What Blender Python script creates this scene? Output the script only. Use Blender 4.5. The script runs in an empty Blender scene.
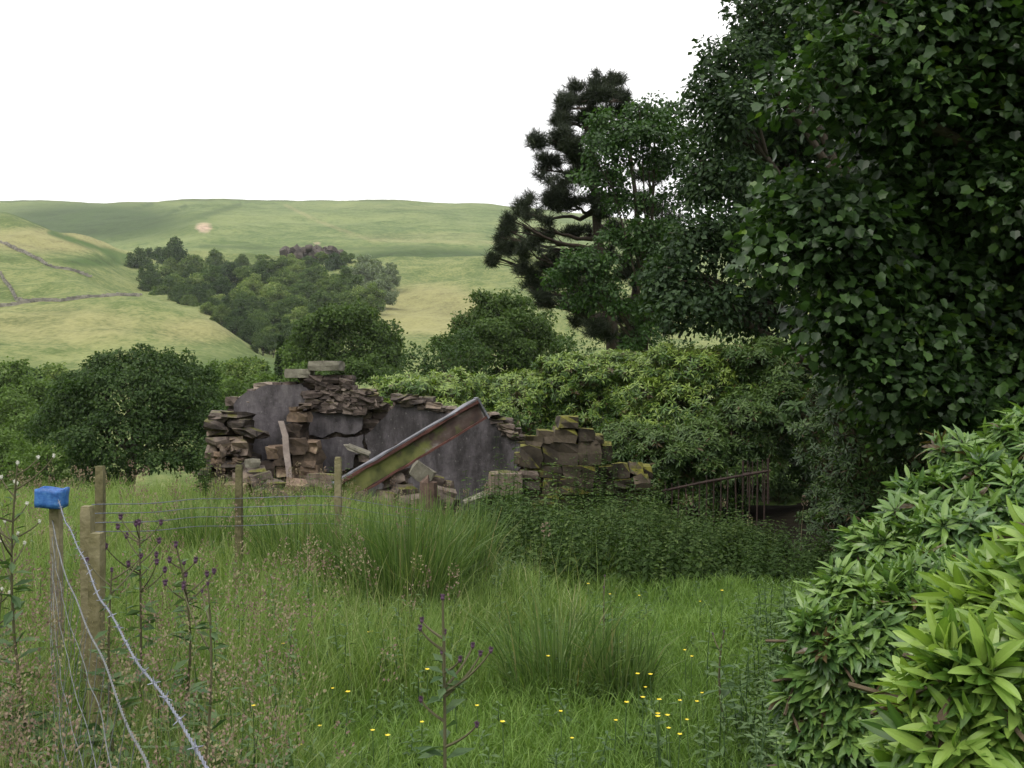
import bpy, math, random
import numpy as np
from mathutils import Vector

SC = bpy.context.scene
COL = SC.collection
R = math.radians
rng = np.random.default_rng(7)
random.seed(7)
F = 960.0            # focal length in pixels
EYE = 1.6

# ------------------------------------------------------------------ camera, sky, sun, exposure
cam_d = bpy.data.cameras.new('camera'); cam = bpy.data.objects.new('camera', cam_d); COL.objects.link(cam)
cam.location = (0, 0, EYE); cam.rotation_euler = (R(90), 0, 0)
cam_d.sensor_width = 36; cam_d.lens = 36*F/1024; cam_d.clip_start = .05; cam_d.clip_end = 6000
SC.camera = cam

SUN_EL, SUN_AZ = 52, 215          # azimuth clockwise from +Y: from behind, over the left shoulder
w = bpy.data.worlds.new('World'); SC.world = w; w.use_nodes = True
wn, wl = w.node_tree.nodes, w.node_tree.links
bg = wn['Background']; bg.inputs['Strength'].default_value = .1
sky = wn.new('ShaderNodeTexSky'); sky.sky_type = 'NISHITA'; sky.sun_disc = False
sky.sun_elevation = R(SUN_EL); sky.sun_rotation = R(SUN_AZ); sky.dust_density = 4; sky.air_density = 1.2
tc = wn.new('ShaderNodeTexCoord'); sep = wn.new('ShaderNodeSeparateXYZ')
wl.new(tc.outputs['Generated'], sep.inputs[0])
ramp = wn.new('ShaderNodeValToRGB')                      # overcast layer, brighter overhead
ramp.color_ramp.elements[0].position = 0.0; ramp.color_ramp.elements[0].color = (12.2, 12.0, 11.8, 1)
ramp.color_ramp.elements[1].position = .9; ramp.color_ramp.elements[1].color = (22.0, 21.7, 21.4, 1)
wl.new(sep.outputs['Z'], ramp.inputs[0])
cn = wn.new('ShaderNodeTexNoise'); cn.inputs['Scale'].default_value = 2.2; cn.inputs['Detail'].default_value = 5
wl.new(tc.outputs['Generated'], cn.inputs['Vector'])
cr = wn.new('ShaderNodeMapRange'); cr.inputs['From Min'].default_value = .3; cr.inputs['From Max'].default_value = .7
cr.inputs['To Min'].default_value = .8; cr.inputs['To Max'].default_value = .97
wl.new(cn.outputs['Fac'], cr.inputs['Value'])
mx = wn.new('ShaderNodeMixRGB'); wl.new(cr.outputs[0], mx.inputs['Fac'])
wl.new(sky.outputs[0], mx.inputs['Color1']); wl.new(ramp.outputs[0], mx.inputs['Color2'])
wl.new(mx.outputs[0], bg.inputs['Color'])

sd = bpy.data.lights.new('sun', 'SUN'); sun = bpy.data.objects.new('sun', sd); COL.objects.link(sun)
sd.energy = 1.5; sd.angle = R(12); sd.color = (1, .95, .86)
el, az = R(SUN_EL), R(SUN_AZ)
sdir = Vector((math.sin(az)*math.cos(el), math.cos(az)*math.cos(el), math.sin(el)))
sun.rotation_euler = (-sdir).to_track_quat('-Z', 'Y').to_euler()

vs = SC.view_settings; vs.view_transform = 'Standard'; vs.look = 'None'; vs.gamma = 1; vs.exposure = .12
vs.use_curve_mapping = False
cy = SC.cycles
cy.use_denoising = True; cy.max_bounces = 6; cy.diffuse_bounces = 3; cy.glossy_bounces = 2
cy.transmission_bounces = 4; cy.transparent_max_bounces = 4; cy.caustics_reflective = False; cy.caustics_refractive = False
cy.volume_bounces = 0

# ------------------------------------------------------------------ helpers
def px(u, v, y):
    return np.array([(u-512)/F*y, y, EYE+(384-v)/F*y])

def norm(a):
    return a/np.maximum(np.linalg.norm(a, axis=-1, keepdims=True), 1e-9)

class Geo:
    """collects vertices and faces as numpy arrays"""
    def __init__(s): s.V = []; s.Fc = []; s.A = []; s.n = 0
    def add(s, V, faces, rnd=0.5):
        V = np.asarray(V, float).reshape(-1, 3)
        s.V.append(V)
        s.A.append(np.full(len(V), rnd) if np.isscalar(rnd) else np.asarray(rnd, float))
        for f in faces:
            f = np.asarray(f, int)
            if f.ndim == 1: f = f[None]
            s.Fc.append(f+s.n)
        s.n += len(V)
    def build(s, name, mat, parent=None, smooth=False):
        V = np.concatenate(s.V); A = np.concatenate(s.A)
        me = bpy.data.meshes.new(name)
        me.vertices.add(len(V)); me.vertices.foreach_set('co', V.astype(np.float32).ravel())
        li = np.concatenate([f.ravel() for f in s.Fc]).astype(np.int32)
        tot = np.concatenate([np.full(len(f), f.shape[1]) for f in s.Fc]).astype(np.int32)
        st = np.concatenate([[0], np.cumsum(tot)[:-1]]).astype(np.int32)
        me.loops.add(len(li)); me.loops.foreach_set('vertex_index', li)
        me.polygons.add(len(tot)); me.polygons.foreach_set('loop_start', st); me.polygons.foreach_set('loop_total', tot)
        me.polygons.foreach_set('use_smooth', np.full(len(tot), bool(smooth)))
        at = me.attributes.new('rnd', 'FLOAT', 'POINT'); at.data.foreach_set('value', A.astype(np.float32))
        me.update(calc_edges=True); me.validate()
        me.materials.append(mat)
        o = bpy.data.objects.new(name, me); COL.objects.link(o)
        if parent: o.parent = parent
        return o

def scatter(g, T, TF, pos, rot, scale, rnd, toff=None):
    """instances of template T (k,3), faces TF; rot (n,3,3) columns are local axes"""
    n, k = len(pos), len(T)
    scale = np.asarray(scale, float)
    if scale.ndim == 1: scale = scale[:, None]
    L = T[None]*scale[:, None, :] if scale.shape[1] == 3 else T[None]*scale[:, None, :]
    V = np.einsum('nij,nkj->nki', rot, L)+pos[:, None, :]
    off = (np.arange(n)*k)[:, None, None]
    fs = [(np.asarray(f)[None]+off).reshape(-1, np.asarray(f).shape[1]) for f in TF]
    r_ = np.repeat(rnd, k)
    if toff is not None: r_ = np.clip(r_+np.tile(toff, n), 0, 1)
    g.add(V.reshape(-1, 3), fs, r_)

def frame(t, n):
    t = norm(t); n = norm(n-(n*t).sum(-1, keepdims=True)*t); b = np.cross(n, t)
    return np.stack([t, b, n], -1)

def tag(o, label=None, cat=None, group=None, kind=None):
    if label: o['label'] = label
    if cat: o['category'] = cat
    if group: o['group'] = group
    if kind: o['kind'] = kind
    return o

def thing(name, loc, label, cat, group=None):
    o = bpy.data.objects.new(name, None); COL.objects.link(o); o.location = loc; o.empty_display_size = .2
    return tag(o, label, cat, group)

def copy_tree(o, loc, rz=0, scale=1, label=None):
    c = o.copy(); COL.objects.link(c); c.location = loc; c.rotation_euler = (0, 0, rz)
    c.scale = (scale,)*3 if np.isscalar(scale) else scale
    if label: c['label'] = label
    for ch in list(o.children):
        d = ch.copy(); COL.objects.link(d); d.parent = c
        for g in list(ch.children):
            e = g.copy(); COL.objects.link(e); e.parent = d
    return c

def tube(g, pts, rad, sides=8, rnd=.5, cap=True):
    pts = np.asarray(pts, float); n = len(pts)
    rad = np.broadcast_to(np.asarray(rad, float), (n,))
    t = norm(np.gradient(pts, axis=0))
    ref = np.array([0, 0, 1.]) if abs(t[:, 2]).mean() < .8 else np.array([1., 0, 0])
    a = norm(np.cross(t, ref)); b = np.cross(t, a)
    th = np.linspace(0, 2*np.pi, sides, endpoint=False)
    V = pts[:, None]+rad[:, None, None]*(np.cos(th)[None, :, None]*a[:, None]+np.sin(th)[None, :, None]*b[:, None])
    i = np.arange(n-1)[:, None]; j = np.arange(sides)[None]; j2 = (j+1) % sides
    q = np.stack(np.broadcast_arrays(i*sides+j, i*sides+j2, (i+1)*sides+j2, (i+1)*sides+j), -1).reshape(-1, 4)
    fs = [q]
    if cap: fs += [np.arange(sides)[::-1][None], ((n-1)*sides+np.arange(sides))[None]]
    g.add(V.reshape(-1, 3), fs, rnd)

def bez(a, b, c, n=8):
    t = np.linspace(0, 1, n)[:, None]
    return (1-t)**2*np.asarray(a)+2*t*(1-t)*np.asarray(b)+t*t*np.asarray(c)

# ------------------------------------------------------------------ materials
def mat_new(name):
    m = bpy.data.materials.new(name); m.use_nodes = True
    return m, m.node_tree.nodes, m.node_tree.links, m.node_tree.nodes['Principled BSDF']

def rampn(N, stops):
    r = N.new('ShaderNodeValToRGB'); e = r.color_ramp.elements
    while len(e) < len(stops): e.new(.5)
    for k, (p, c) in enumerate(stops): e[k].position = p; e[k].color = (*c, 1)
    return r

def leaf_mat(name, stops, trans=.3, rough=.5, spec=.35, tint=(1.25, 1.35, .55), vary=0):
    m, N, L, P = mat_new(name)
    a = N.new('ShaderNodeAttribute'); a.attribute_name = 'rnd'
    r = rampn(N, stops)
    if vary:                       # each tree its own shade of green
        oi = N.new('ShaderNodeObjectInfo'); q = N.new('ShaderNodeMath'); q.operation = 'MULTIPLY_ADD'; q.inputs[1].default_value = vary; q.inputs[2].default_value = -vary/2
        L.new(oi.outputs['Random'], q.inputs[0]); q2 = N.new('ShaderNodeMath'); q2.operation = 'ADD'; L.new(q.outputs[0], q2.inputs[0]); L.new(a.outputs['Fac'], q2.inputs[1]); L.new(q2.outputs[0], r.inputs[0])
    else: L.new(a.outputs['Fac'], r.inputs[0])
    L.new(r.outputs[0], P.inputs['Base Color']); P.inputs['Roughness'].default_value = rough
    P.inputs['Specular IOR Level'].default_value = spec
    t = N.new('ShaderNodeBsdfTranslucent'); mm = N.new('ShaderNodeMixRGB'); mm.blend_type = 'MULTIPLY'; mm.inputs[0].default_value = 1
    L.new(r.outputs[0], mm.inputs[1]); mm.inputs[2].default_value = (*tint, 1); L.new(mm.outputs[0], t.inputs[0])
    ms = N.new('ShaderNodeMixShader'); ms.inputs[0].default_value = trans
    L.new(P.outputs[0], ms.inputs[1]); L.new(t.outputs[0], ms.inputs[2])
    L.new(ms.outputs[0], N['Material Output'].inputs['Surface'])
    return m

def noise_mat(name, stops, scale=6, detail=6, rough=.9, bump=.3, bscale=None, attr=0.0, moss=None, metal=0, spec=.3, dist=.02):
    """noise ramp; attr = how far the per-piece value shifts the ramp; moss=(colour, amount) on upward faces"""
    m, N, L, P = mat_new(name)
    t = N.new('ShaderNodeTexCoord')
    n = N.new('ShaderNodeTexNoise'); n.inputs['Scale'].default_value = scale; n.inputs['Detail'].default_value = detail
    n.inputs['Roughness'].default_value = .65
    L.new(t.outputs['Object'], n.inputs['Vector'])
    fac = n.outputs['Fac']
    if attr:
        a = N.new('ShaderNodeAttribute'); a.attribute_name = 'rnd'
        m1 = N.new('ShaderNodeMath'); m1.operation = 'MULTIPLY_ADD'; m1.inputs[1].default_value = attr; m1.inputs[2].default_value = -attr/2
        L.new(a.outputs['Fac'], m1.inputs[0])
        m2 = N.new('ShaderNodeMath'); m2.operation = 'ADD'; L.new(fac, m2.inputs[0]); L.new(m1.outputs[0], m2.inputs[1]); fac = m2.outputs[0]
    r = rampn(N, stops); L.new(fac, r.inputs[0]); colr = r.outputs[0]
    if moss:
        c, amt = moss
        ge = N.new('ShaderNodeNewGeometry'); sx = N.new('ShaderNodeSeparateXYZ'); L.new(ge.outputs['Normal'], sx.inputs[0])
        n2 = N.new('ShaderNodeTexNoise'); n2.inputs['Scale'].default_value = 3.2; n2.inputs['Detail'].default_value = 5
        L.new(t.outputs['Object'], n2.inputs['Vector'])
        ma = N.new('ShaderNodeMath'); ma.operation = 'MULTIPLY_ADD'; ma.inputs[1].default_value = .45; L.new(sx.outputs['Z'], ma.inputs[0]); L.new(n2.outputs['Fac'], ma.inputs[2])
        mr = N.new('ShaderNodeMapRange'); mr.inputs['From Min'].default_value = 1.0-amt; mr.inputs['From Max'].default_value = 1.12-amt
        L.new(ma.outputs[0], mr.inputs['Value'])
        mm = N.new('ShaderNodeMixRGB'); L.new(mr.outputs[0], mm.inputs[0]); L.new(colr, mm.inputs[1])
        n3 = N.new('ShaderNodeTexNoise'); n3.inputs['Scale'].default_value = 14; L.new(t.outputs['Object'], n3.inputs['Vector'])
        r3 = rampn(N, [(.35, tuple(x*.55 for x in c)), (.65, c)]); L.new(n3.outputs['Fac'], r3.inputs[0])
        L.new(r3.outputs[0], mm.inputs[2]); colr = mm.outputs[0]
    L.new(colr, P.inputs['Base Color']); P.inputs['Roughness'].default_value = rough; P.inputs['Metallic'].default_value = metal
    P.inputs['Specular IOR Level'].default_value = spec
    if bump:
        nb = N.new('ShaderNodeTexNoise'); nb.inputs['Scale'].default_value = bscale or scale*4; nb.inputs['Detail'].default_value = 8
        L.new(t.outputs['Object'], nb.inputs['Vector'])
        b = N.new('ShaderNodeBump'); b.inputs['Strength'].default_value = bump; b.inputs['Distance'].default_value = dist
        L.new(nb.outputs['Fac'], b.inputs['Height']); L.new(b.outputs[0], P.inputs['Normal'])
    return m

M = {}
M['bark'] = noise_mat('bark', [(.3, (.03, .024, .018)), (.7, (.1, .08, .06))], 8, bump=.6)
M['pine_bark'] = noise_mat('pine_bark', [(.3, (.025, .02, .016)), (.7, (.075, .055, .043))], 5, bump=.6)
M['twig'] = noise_mat('twig', [(.3, (.05, .04, .025)), (.7, (.12, .09, .055))], 20)
M['sycamore'] = leaf_mat('sycamore_leaf', [(0, (.014, .032, .011)), (.5, (.032, .070, .018)), (.9, (.065, .13, .028)), (1, (.13, .21, .035))], .28, .46, .4)
M['beech'] = leaf_mat('beech_leaf', [(0, (.014, .032, .013)), (.55, (.030, .060, .022)), (1, (.062, .108, .036))], .25, .6, .25)
M['pine'] = leaf_mat('pine_needle', [(0, (.018, .026, .016)), (.6, (.038, .050, .028)), (1, (.068, .082, .046))], .1, .6, .2)
M['oak'] = leaf_mat('oak_leaf', [(0, (.022, .052, .014)), (.6, (.045, .10, .024)), (1, (.08, .15, .035))], .3, .5)
M['dark_tree'] = leaf_mat('hawthorn_leaf', [(0, (.022, .046, .014)), (.6, (.044, .082, .021)), (1, (.075, .12, .034))], .28, .65, .2)
M['mid_tree'] = leaf_mat('ash_leaf', [(0, (.034, .062, .016)), (.6, (.06, .105, .024)), (1, (.095, .145, .038))], .3, .65, .2)
M['wood_tree'] = leaf_mat('woodland_leaf', [(0, (.042, .08, .022)), (.6, (.11, .17, .045)), (1, (.21, .27, .085))], .3, .7, .15, vary=.9)
M['wood_dark'] = leaf_mat('alder_leaf', [(0, (.028, .056, .02)), (.6, (.072, .12, .035)), (1, (.145, .20, .062))], .3, .7, .15, vary=.8)
M['wood_pale'] = leaf_mat('whitebeam_leaf', [(0, (.11, .15, .085)), (.6, (.19, .24, .145)), (1, (.27, .32, .20))], .28, .7, .15)
M['scrub'] = leaf_mat('scrub_leaf', [(0, (.05, .09, .018)), (.6, (.085, .145, .03)), (1, (.13, .20, .05))], .3, .65, .2)
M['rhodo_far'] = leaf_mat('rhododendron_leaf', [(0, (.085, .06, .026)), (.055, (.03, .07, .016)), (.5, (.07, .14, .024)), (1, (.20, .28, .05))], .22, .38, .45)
M['rhodo_dark'] = leaf_mat('shaded_rhododendron_leaf', [(0, (.085, .06, .026)), (.055, (.022, .048, .014)), (.5, (.044, .088, .02)), (1, (.085, .14, .034))], .25, .45, .35)  # darker copy of the rhododendron leaf, shade put into its colour
M['rhodo_near'] = leaf_mat('fresh_rhododendron_leaf', [(0, (.085, .06, .026)), (.055, (.04, .09, .022)), (.45, (.11, .205, .038)), (1, (.25, .365, .08))], .3, .36, .45)
M['rhodo_mid'] = leaf_mat('grey_rhododendron_leaf', [(0, (.085, .06, .026)), (.055, (.04, .09, .028)), (.5, (.085, .165, .045)), (1, (.16, .26, .06))], .25, .36, .5)
M['grass'] = leaf_mat('grass_blade', [(0, (.075, .14, .03)), (.45, (.145, .225, .055)), (.85, (.21, .285, .09)), (1, (.33, .33, .17))], .3, .6, .25)
M['lawn'] = leaf_mat('lawn_blade', [(0, (.07, .135, .027)), (.6, (.13, .22, .046)), (1, (.21, .30, .08))], .3, .6, .25)
M['seed'] = leaf_mat('grass_seed_head', [(0, (.17, .12, .10)), (.5, (.25, .19, .145)), (1, (.28, .26, .15))], .3, .8, .1, (1, 1, .8))
M['rush'] = leaf_mat('rush_blade', [(0, (.04, .08, .02)), (.5, (.085, .15, .036)), (.85, (.15, .20, .07)), (1, (.26, .22, .12))], .28, .55, .3)
M['nettle'] = leaf_mat('nettle_leaf', [(0, (.026, .052, .014)), (.6, (.052, .092, .025)), (1, (.10, .145, .045))], .3, .7, .15)
M['weed'] = leaf_mat('thistle_leaf', [(0, (.04, .085, .03)), (1, (.10, .16, .06))], .25, .6)
M['stem'] = leaf_mat('thistle_stem', [(0, (.06, .06, .035)), (1, (.12, .11, .06))], .05, .8, .2, (1, 1, .8))
M['purple'] = leaf_mat('thistle_flower', [(0, (.08, .05, .07)), (1, (.18, .105, .18))], .3, .8, .1, (1, 1, 1))
M['yellow'] = leaf_mat('buttercup_petal', [(0, (.75, .55, .02)), (1, (.85, .70, .05))], .2, .4, .4, (1, 1, .5))
M['white'] = leaf_mat('white_petal', [(0, (.6, .6, .55)), (1, (.8, .8, .75))], .3, .6, .2, (1, 1, .9))

stone_moss = (.11, .11, .022)
M['stone'] = noise_mat('gritstone', [(.2, (.03, .025, .023)), (.45, (.085, .068, .058)), (.65, (.155, .122, .10)), (.9, (.28, .22, .165))], 6, attr=.5, bump=.5, moss=(stone_moss, .12))
M['redstone'] = noise_mat('reddish_stone', [(.2, (.032, .025, .022)), (.45, (.078, .06, .052)), (.65, (.14, .112, .096)), (.9, (.26, .215, .18))], 7, attr=.55, bump=.5, moss=(stone_moss, .06))
M['tanstone'] = noise_mat('fresh_sandstone', [(.2, (.03, .022, .018)), (.5, (.085, .062, .045)), (.72, (.17, .12, .085)), (.95, (.38, .30, .20))], 6, attr=.6, bump=.5)
M['darkstone'] = noise_mat('mossy_gritstone', [(.2, (.018, .015, .012)), (.5, (.058, .047, .034)), (.75, (.115, .092, .068)), (.95, (.20, .165, .12))], 4, attr=.4, bump=.5, moss=((.15, .145, .026), .33))
M['slab'] = noise_mat('lichened_slab', [(.25, (.07, .065, .05)), (.5, (.16, .15, .12)), (.8, (.27, .26, .20))], 7, attr=.2, bump=.4, moss=((.14, .15, .05), .02))
M['drystone'] = noise_mat('drystone', [(.25, (.10, .095, .085)), (.8, (.30, .28, .24))], .6, attr=.4, bump=0)
M['rock'] = noise_mat('outcrop_rock', [(.25, (.035, .03, .026)), (.8, (.13, .105, .09))], .4, bump=0)

# cement render: grey-violet, streaked and pocked with pale spots
m, N, L, P = mat_new('cement_render')
t = N.new('ShaderNodeTexCoord'); mp = N.new('ShaderNodeMapping'); mp.inputs['Scale'].default_value = (1, 1, .35); L.new(t.outputs['Object'], mp.inputs[0])
n1 = N.new('ShaderNodeTexNoise'); n1.inputs['Scale'].default_value = 2.6; n1.inputs['Detail'].default_value = 10; n1.inputs['Roughness'].default_value = .72; L.new(mp.outputs[0], n1.inputs[0])
r1 = rampn(N, [(.32, (.014, .013, .014)), (.43, (.042, .037, .040)), (.54, (.085, .076, .084)), (.68, (.15, .137, .145))]); L.new(n1.outputs[0], r1.inputs[0])
n2 = N.new('ShaderNodeTexNoise'); n2.inputs['Scale'].default_value = 22; n2.inputs['Detail'].default_value = 3; L.new(t.outputs['Object'], n2.inputs[0])
mr = N.new('ShaderNodeMapRange'); mr.inputs['From Min'].default_value = .66; mr.inputs['From Max'].default_value = .76; L.new(n2.outputs[0], mr.inputs[0])
mm = N.new('ShaderNodeMixRGB'); L.new(mr.outputs[0], mm.inputs[0]); L.new(r1.outputs[0], mm.inputs[1]); mm.inputs[2].default_value = (.17, .165, .155, 1)
L.new(mm.outputs[0], P.inputs['Base Color']); P.inputs['Roughness'].default_value = .92
nb = N.new('ShaderNodeTexNoise'); nb.inputs['Scale'].default_value = 9; nb.inputs['Detail'].default_value = 9; L.new(t.outputs['Object'], nb.inputs[0])
b = N.new('ShaderNodeBump'); b.inputs['Strength'].default_value = .7; b.inputs['Distance'].default_value = .03; L.new(nb.outputs[0], b.inputs['Height']); L.new(b.outputs[0], P.inputs['Normal'])
M['render'] = m

M['post'] = noise_mat('weathered_wood', [(.25, (.07, .066, .03)), (.5, (.15, .135, .07)), (.8, (.235, .21, .13))], 9, bump=.5, attr=.3, moss=((.13, .15, .04), .1))
M['stump'] = noise_mat('old_timber', [(.25, (.055, .035, .028)), (.8, (.16, .11, .085))], 9, bump=.6)
M['plank'] = noise_mat('grey_timber', [(.25, (.14, .11, .10)), (.8, (.34, .29, .26))], 6, bump=.4)
M['wire'] = noise_mat('galvanised_wire', [(.3, (.13, .14, .18)), (.7, (.26, .275, .34))], 40, rough=.45, bump=0, metal=.55)
M['net_wire'] = noise_mat('dull_wire', [(.3, (.10, .105, .11)), (.7, (.20, .21, .22))], 40, rough=.55, bump=0, metal=.4)
M['iron'] = noise_mat('rusty_iron', [(.3, (.016, .012, .011)), (.7, (.05, .03, .023))], 25, rough=.8, bump=.3)
M['tub'] = noise_mat('blue_plastic', [(.3, (.015, .06, .21)), (.5, (.03, .115, .36)), (.7, (.08, .21, .47))], 22, rough=.45, bump=.15, spec=.4)
M['flange'] = noise_mat('grey_paint_on_steel', [(.3, (.06, .058, .065)), (.5, (.12, .122, .14)), (.66, (.20, .205, .235)), (.78, (.13, .07, .05))], 4, detail=8, rough=.6, bump=.3)
M['rust_edge'] = noise_mat('rust', [(.3, (.035, .02, .018)), (.55, (.10, .042, .035)), (.8, (.16, .085, .065))], 6, rough=.85, bump=.4)
# beam web: rust, flaking paint, moss towards the buried lower end (object X runs along the beam)
m, N, L, P = mat_new('mossy_rust')
t = N.new('ShaderNodeTexCoord'); n1 = N.new('ShaderNodeTexNoise'); n1.inputs['Scale'].default_value = 4; n1.inputs['Detail'].default_value = 8; L.new(t.outputs['Object'], n1.inputs[0])
r1 = rampn(N, [(.3, (.03, .021, .019)), (.46, (.065, .042, .036)), (.58, (.10, .075, .066)), (.68, (.25, .235, .225))]); L.new(n1.outputs[0], r1.inputs[0])
sx = N.new('ShaderNodeSeparateXYZ'); L.new(t.outputs['Object'], sx.inputs[0])
n2 = N.new('ShaderNodeTexNoise'); n2.inputs['Scale'].default_value = 5; n2.inputs['Detail'].default_value = 7; L.new(t.outputs['Object'], n2.inputs[0])
ma = N.new('ShaderNodeMath'); ma.operation = 'MULTIPLY_ADD'; ma.inputs[1].default_value = -.32; L.new(sx.outputs[0], ma.inputs[0]); L.new(n2.outputs[0], ma.inputs[2])
mr = N.new('ShaderNodeMapRange'); mr.inputs['From Min'].default_value = -.08; mr.inputs['From Max'].default_value = .08; L.new(ma.outputs[0], mr.inputs[0])
r2 = rampn(N, [(.35, (.05, .06, .018)), (.6, (.14, .15, .045))]); L.new(n1.outputs[0], r2.inputs[0])
mm = N.new('ShaderNodeMixRGB'); L.new(mr.outputs[0], mm.inputs[0]); L.new(r1.outputs[0], mm.inputs[1]); L.new(r2.outputs[0], mm.inputs[2])
L.new(mm.outputs[0], P.inputs['Base Color']); P.inputs['Roughness'].default_value = .9
M['web'] = m

def terrain_mat(name, lo, hi, extra=None, s1=.02, s2=.15, s3=1.2):
    """three octaves of grass colours; extra = [(attribute, colour)] masks of other ground cover"""
    m, N, L, P = mat_new(name)
    t = N.new('ShaderNodeTexCoord')
    def nz(s, d=6):
        n = N.new('ShaderNodeTexNoise'); n.inputs['Scale'].default_value = s; n.inputs['Detail'].default_value = d
        n.inputs['Roughness'].default_value = .62
        L.new(t.outputs['Object'], n.inputs[0]); return n.outputs['Fac']
    a = N.new('ShaderNodeMixRGB'); a.inputs[0].default_value = .5; L.new(nz(s1), a.inputs[1]); L.new(nz(s2), a.inputs[2])
    b = N.new('ShaderNodeMixRGB'); b.inputs[0].default_value = .35; L.new(a.outputs[0], b.inputs[1]); L.new(nz(s3), b.inputs[2])
    mid = tuple((x+y)/2 for x, y in zip(lo, hi))
    r = rampn(N, [(.40, tuple(q*.72 for q in lo)), (.46, lo), (.5, mid), (.54, hi), (.61, tuple(q*1.18 for q in hi))]); L.new(b.outputs[0], r.inputs[0]); c = r.outputs[0]
    for at, colr in (extra or []):
        aa = N.new('ShaderNodeAttribute'); aa.attribute_name = at
        q = N.new('ShaderNodeMath'); q.operation = 'ADD'; L.new(aa.outputs['Fac'], q.inputs[0])
        q2 = N.new('ShaderNodeMath'); q2.operation = 'MULTIPLY_ADD'; q2.inputs[1].default_value = 1.1; q2.inputs[2].default_value = -.55
        L.new(b.outputs[0], q2.inputs[0]); L.new(q2.outputs[0], q.inputs[1])
        mr = N.new('ShaderNodeMapRange'); mr.inputs['From Min'].default_value = .3; mr.inputs['From Max'].default_value = .75; L.new(q.outputs[0], mr.inputs[0])
        mm = N.new('ShaderNodeMixRGB'); L.new(mr.outputs[0], mm.inputs[0]); L.new(c, mm.inputs[1]); rc = rampn(N, [(.40, tuple(q*.6 for q in colr)), (.5, colr), (.60, tuple(q*1.2 for q in colr))]); L.new(b.outputs[0], rc.inputs[0]); L.new(rc.outputs[0], mm.inputs[2]); c = mm.outputs[0]
    L.new(c, P.inputs['Base Color']); P.inputs['Roughness'].default_value = 1; P.inputs['Specular IOR Level'].default_value = .1
    bp = N.new('ShaderNodeBump'); bp.inputs['Strength'].default_value = .6; bp.inputs['Distance'].default_value = .35/s3
    L.new(nz(s3*.9, 8), bp.inputs['Height']); L.new(bp.outputs[0], P.inputs['Normal'])
    return m

# ------------------------------------------------------------------ terrain: one polar sheet, profiles (depth, picture row) per column
NEAR = [(0, 0.), (6, 0.), (10, -.1), (14, -.32), (17, -.6), (22, -1.4), (35, -3.2), (48, -5.0), (58, -5.8)]
def zz(y, v): return EYE+(384-v)/F*y
PROF = {
 -160: [(75, zz(75, 450)), (110, zz(110, 405)), (190, zz(190, 350)), (260, zz(260, 305)), (330, zz(330, 250)), (480, zz(480, 195)), (560, 96), (700, 110), (1100, zz(1100, 196)), (1500, 232), (3000, 240)],
 0: [(75, zz(75, 455)), (110, zz(110, 408)), (190, zz(190, 352)), (260, zz(260, 305)), (330, zz(330, 262)), (480, zz(480, 214)), (560, 84), (700, 100), (1100, zz(1100, 198)), (1500, 232), (3000, 240)],
 70: [(75, zz(75, 455)), (110, zz(110, 410)), (190, zz(190, 350)), (262, zz(262, 300)), (330, zz(330, 272)), (470, zz(470, 234)), (540, 74), (680, 95), (1100, zz(1100, 198)), (1500, 232), (3000, 240)],
 140: [(75, zz(75, 455)), (110, zz(110, 412)), (190, zz(190, 352)), (265, zz(265, 294)), (285, 25.5), (350, zz(350, 300)), (440, zz(440, 266)), (480, zz(480, 259)), (680, 105), (1100, zz(1100, 199)), (1500, 232), (3000, 240)],
 200: [(75, zz(75, 452)), (110, zz(110, 412)), (190, zz(190, 352)), (250, zz(250, 316)), (275, zz(275, 326)), (330, zz(330, 306)), (430, zz(430, 280)), (480, zz(480, 260)), (680, 115), (1100, zz(1100, 199)), (1500, 232), (3000, 240)],
 270: [(75, zz(75, 450)), (110, zz(110, 412)), (180, zz(180, 372)), (225, zz(225, 352)), (255, zz(255, 362)), (330, zz(330, 320)), (430, zz(430, 287)), (500, zz(500, 258)), (680, 112), (1100, zz(1100, 198)), (1500, 232), (3000, 240)],
 330: [(75, zz(75, 440)), (110, zz(110, 415)), (180, zz(180, 385)), (230, zz(230, 366)), (330, zz(330, 320)), (430, zz(430, 285)), (500, zz(500, 258)), (680, 110), (1100, zz(1100, 198)), (1500, 230), (3000, 238)],
 400: [(75, zz(75, 430)), (110, zz(110, 410)), (200, zz(200, 372)), (300, zz(300, 340)), (420, zz(420, 293)), (550, zz(550, 250)), (680, 108), (1100, zz(1100, 198)), (1500, 230), (3000, 238)],
 480: [(75, zz(75, 425)), (110, zz(110, 405)), (200, zz(200, 368)), (300, zz(300, 338)), (420, zz(420, 287)), (550, zz(550, 250)), (680, 105), (1100, zz(1100, 202)), (1500, 224), (3000, 232)],
 560: [(75, zz(75, 420)), (110, zz(110, 400)), (200, zz(200, 365)), (300, zz(300, 335)), (420, zz(420, 290)), (550, zz(550, 255)), (680, 100), (1100, zz(1100, 210)), (1500, 215), (3000, 222)],
 700: [(75, zz(75, 412)), (110, zz(110, 395)), (200, zz(200, 360)), (300, zz(300, 330)), (420, zz(420, 295)), (550, zz(550, 262)), (680, 95), (1100, zz(1100, 226)), (1500, 196), (3000, 204)],
 1024: [(75, zz(75, 405)), (110, zz(110, 390)), (200, zz(200, 360)), (300, zz(300, 330)), (420, zz(420, 300)), (550, zz(550, 275)), (680, 90), (1100, zz(1100, 248)), (1500, 172), (3000, 180)],
}
US = np.array(sorted(PROF))
NEAR_R = [(0, 0.), (6.5, 0.), (9, -.2), (12, -.55), (14, -.72), (18, -.8), (24, -.8), (30, -.9), (45, -1.5), (58, -2.2)]
RS = np.concatenate([np.linspace(0, 24, 61), np.geomspace(24.5, 3000, 190)])
tab = np.zeros((len(US), len(RS)))
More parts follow.
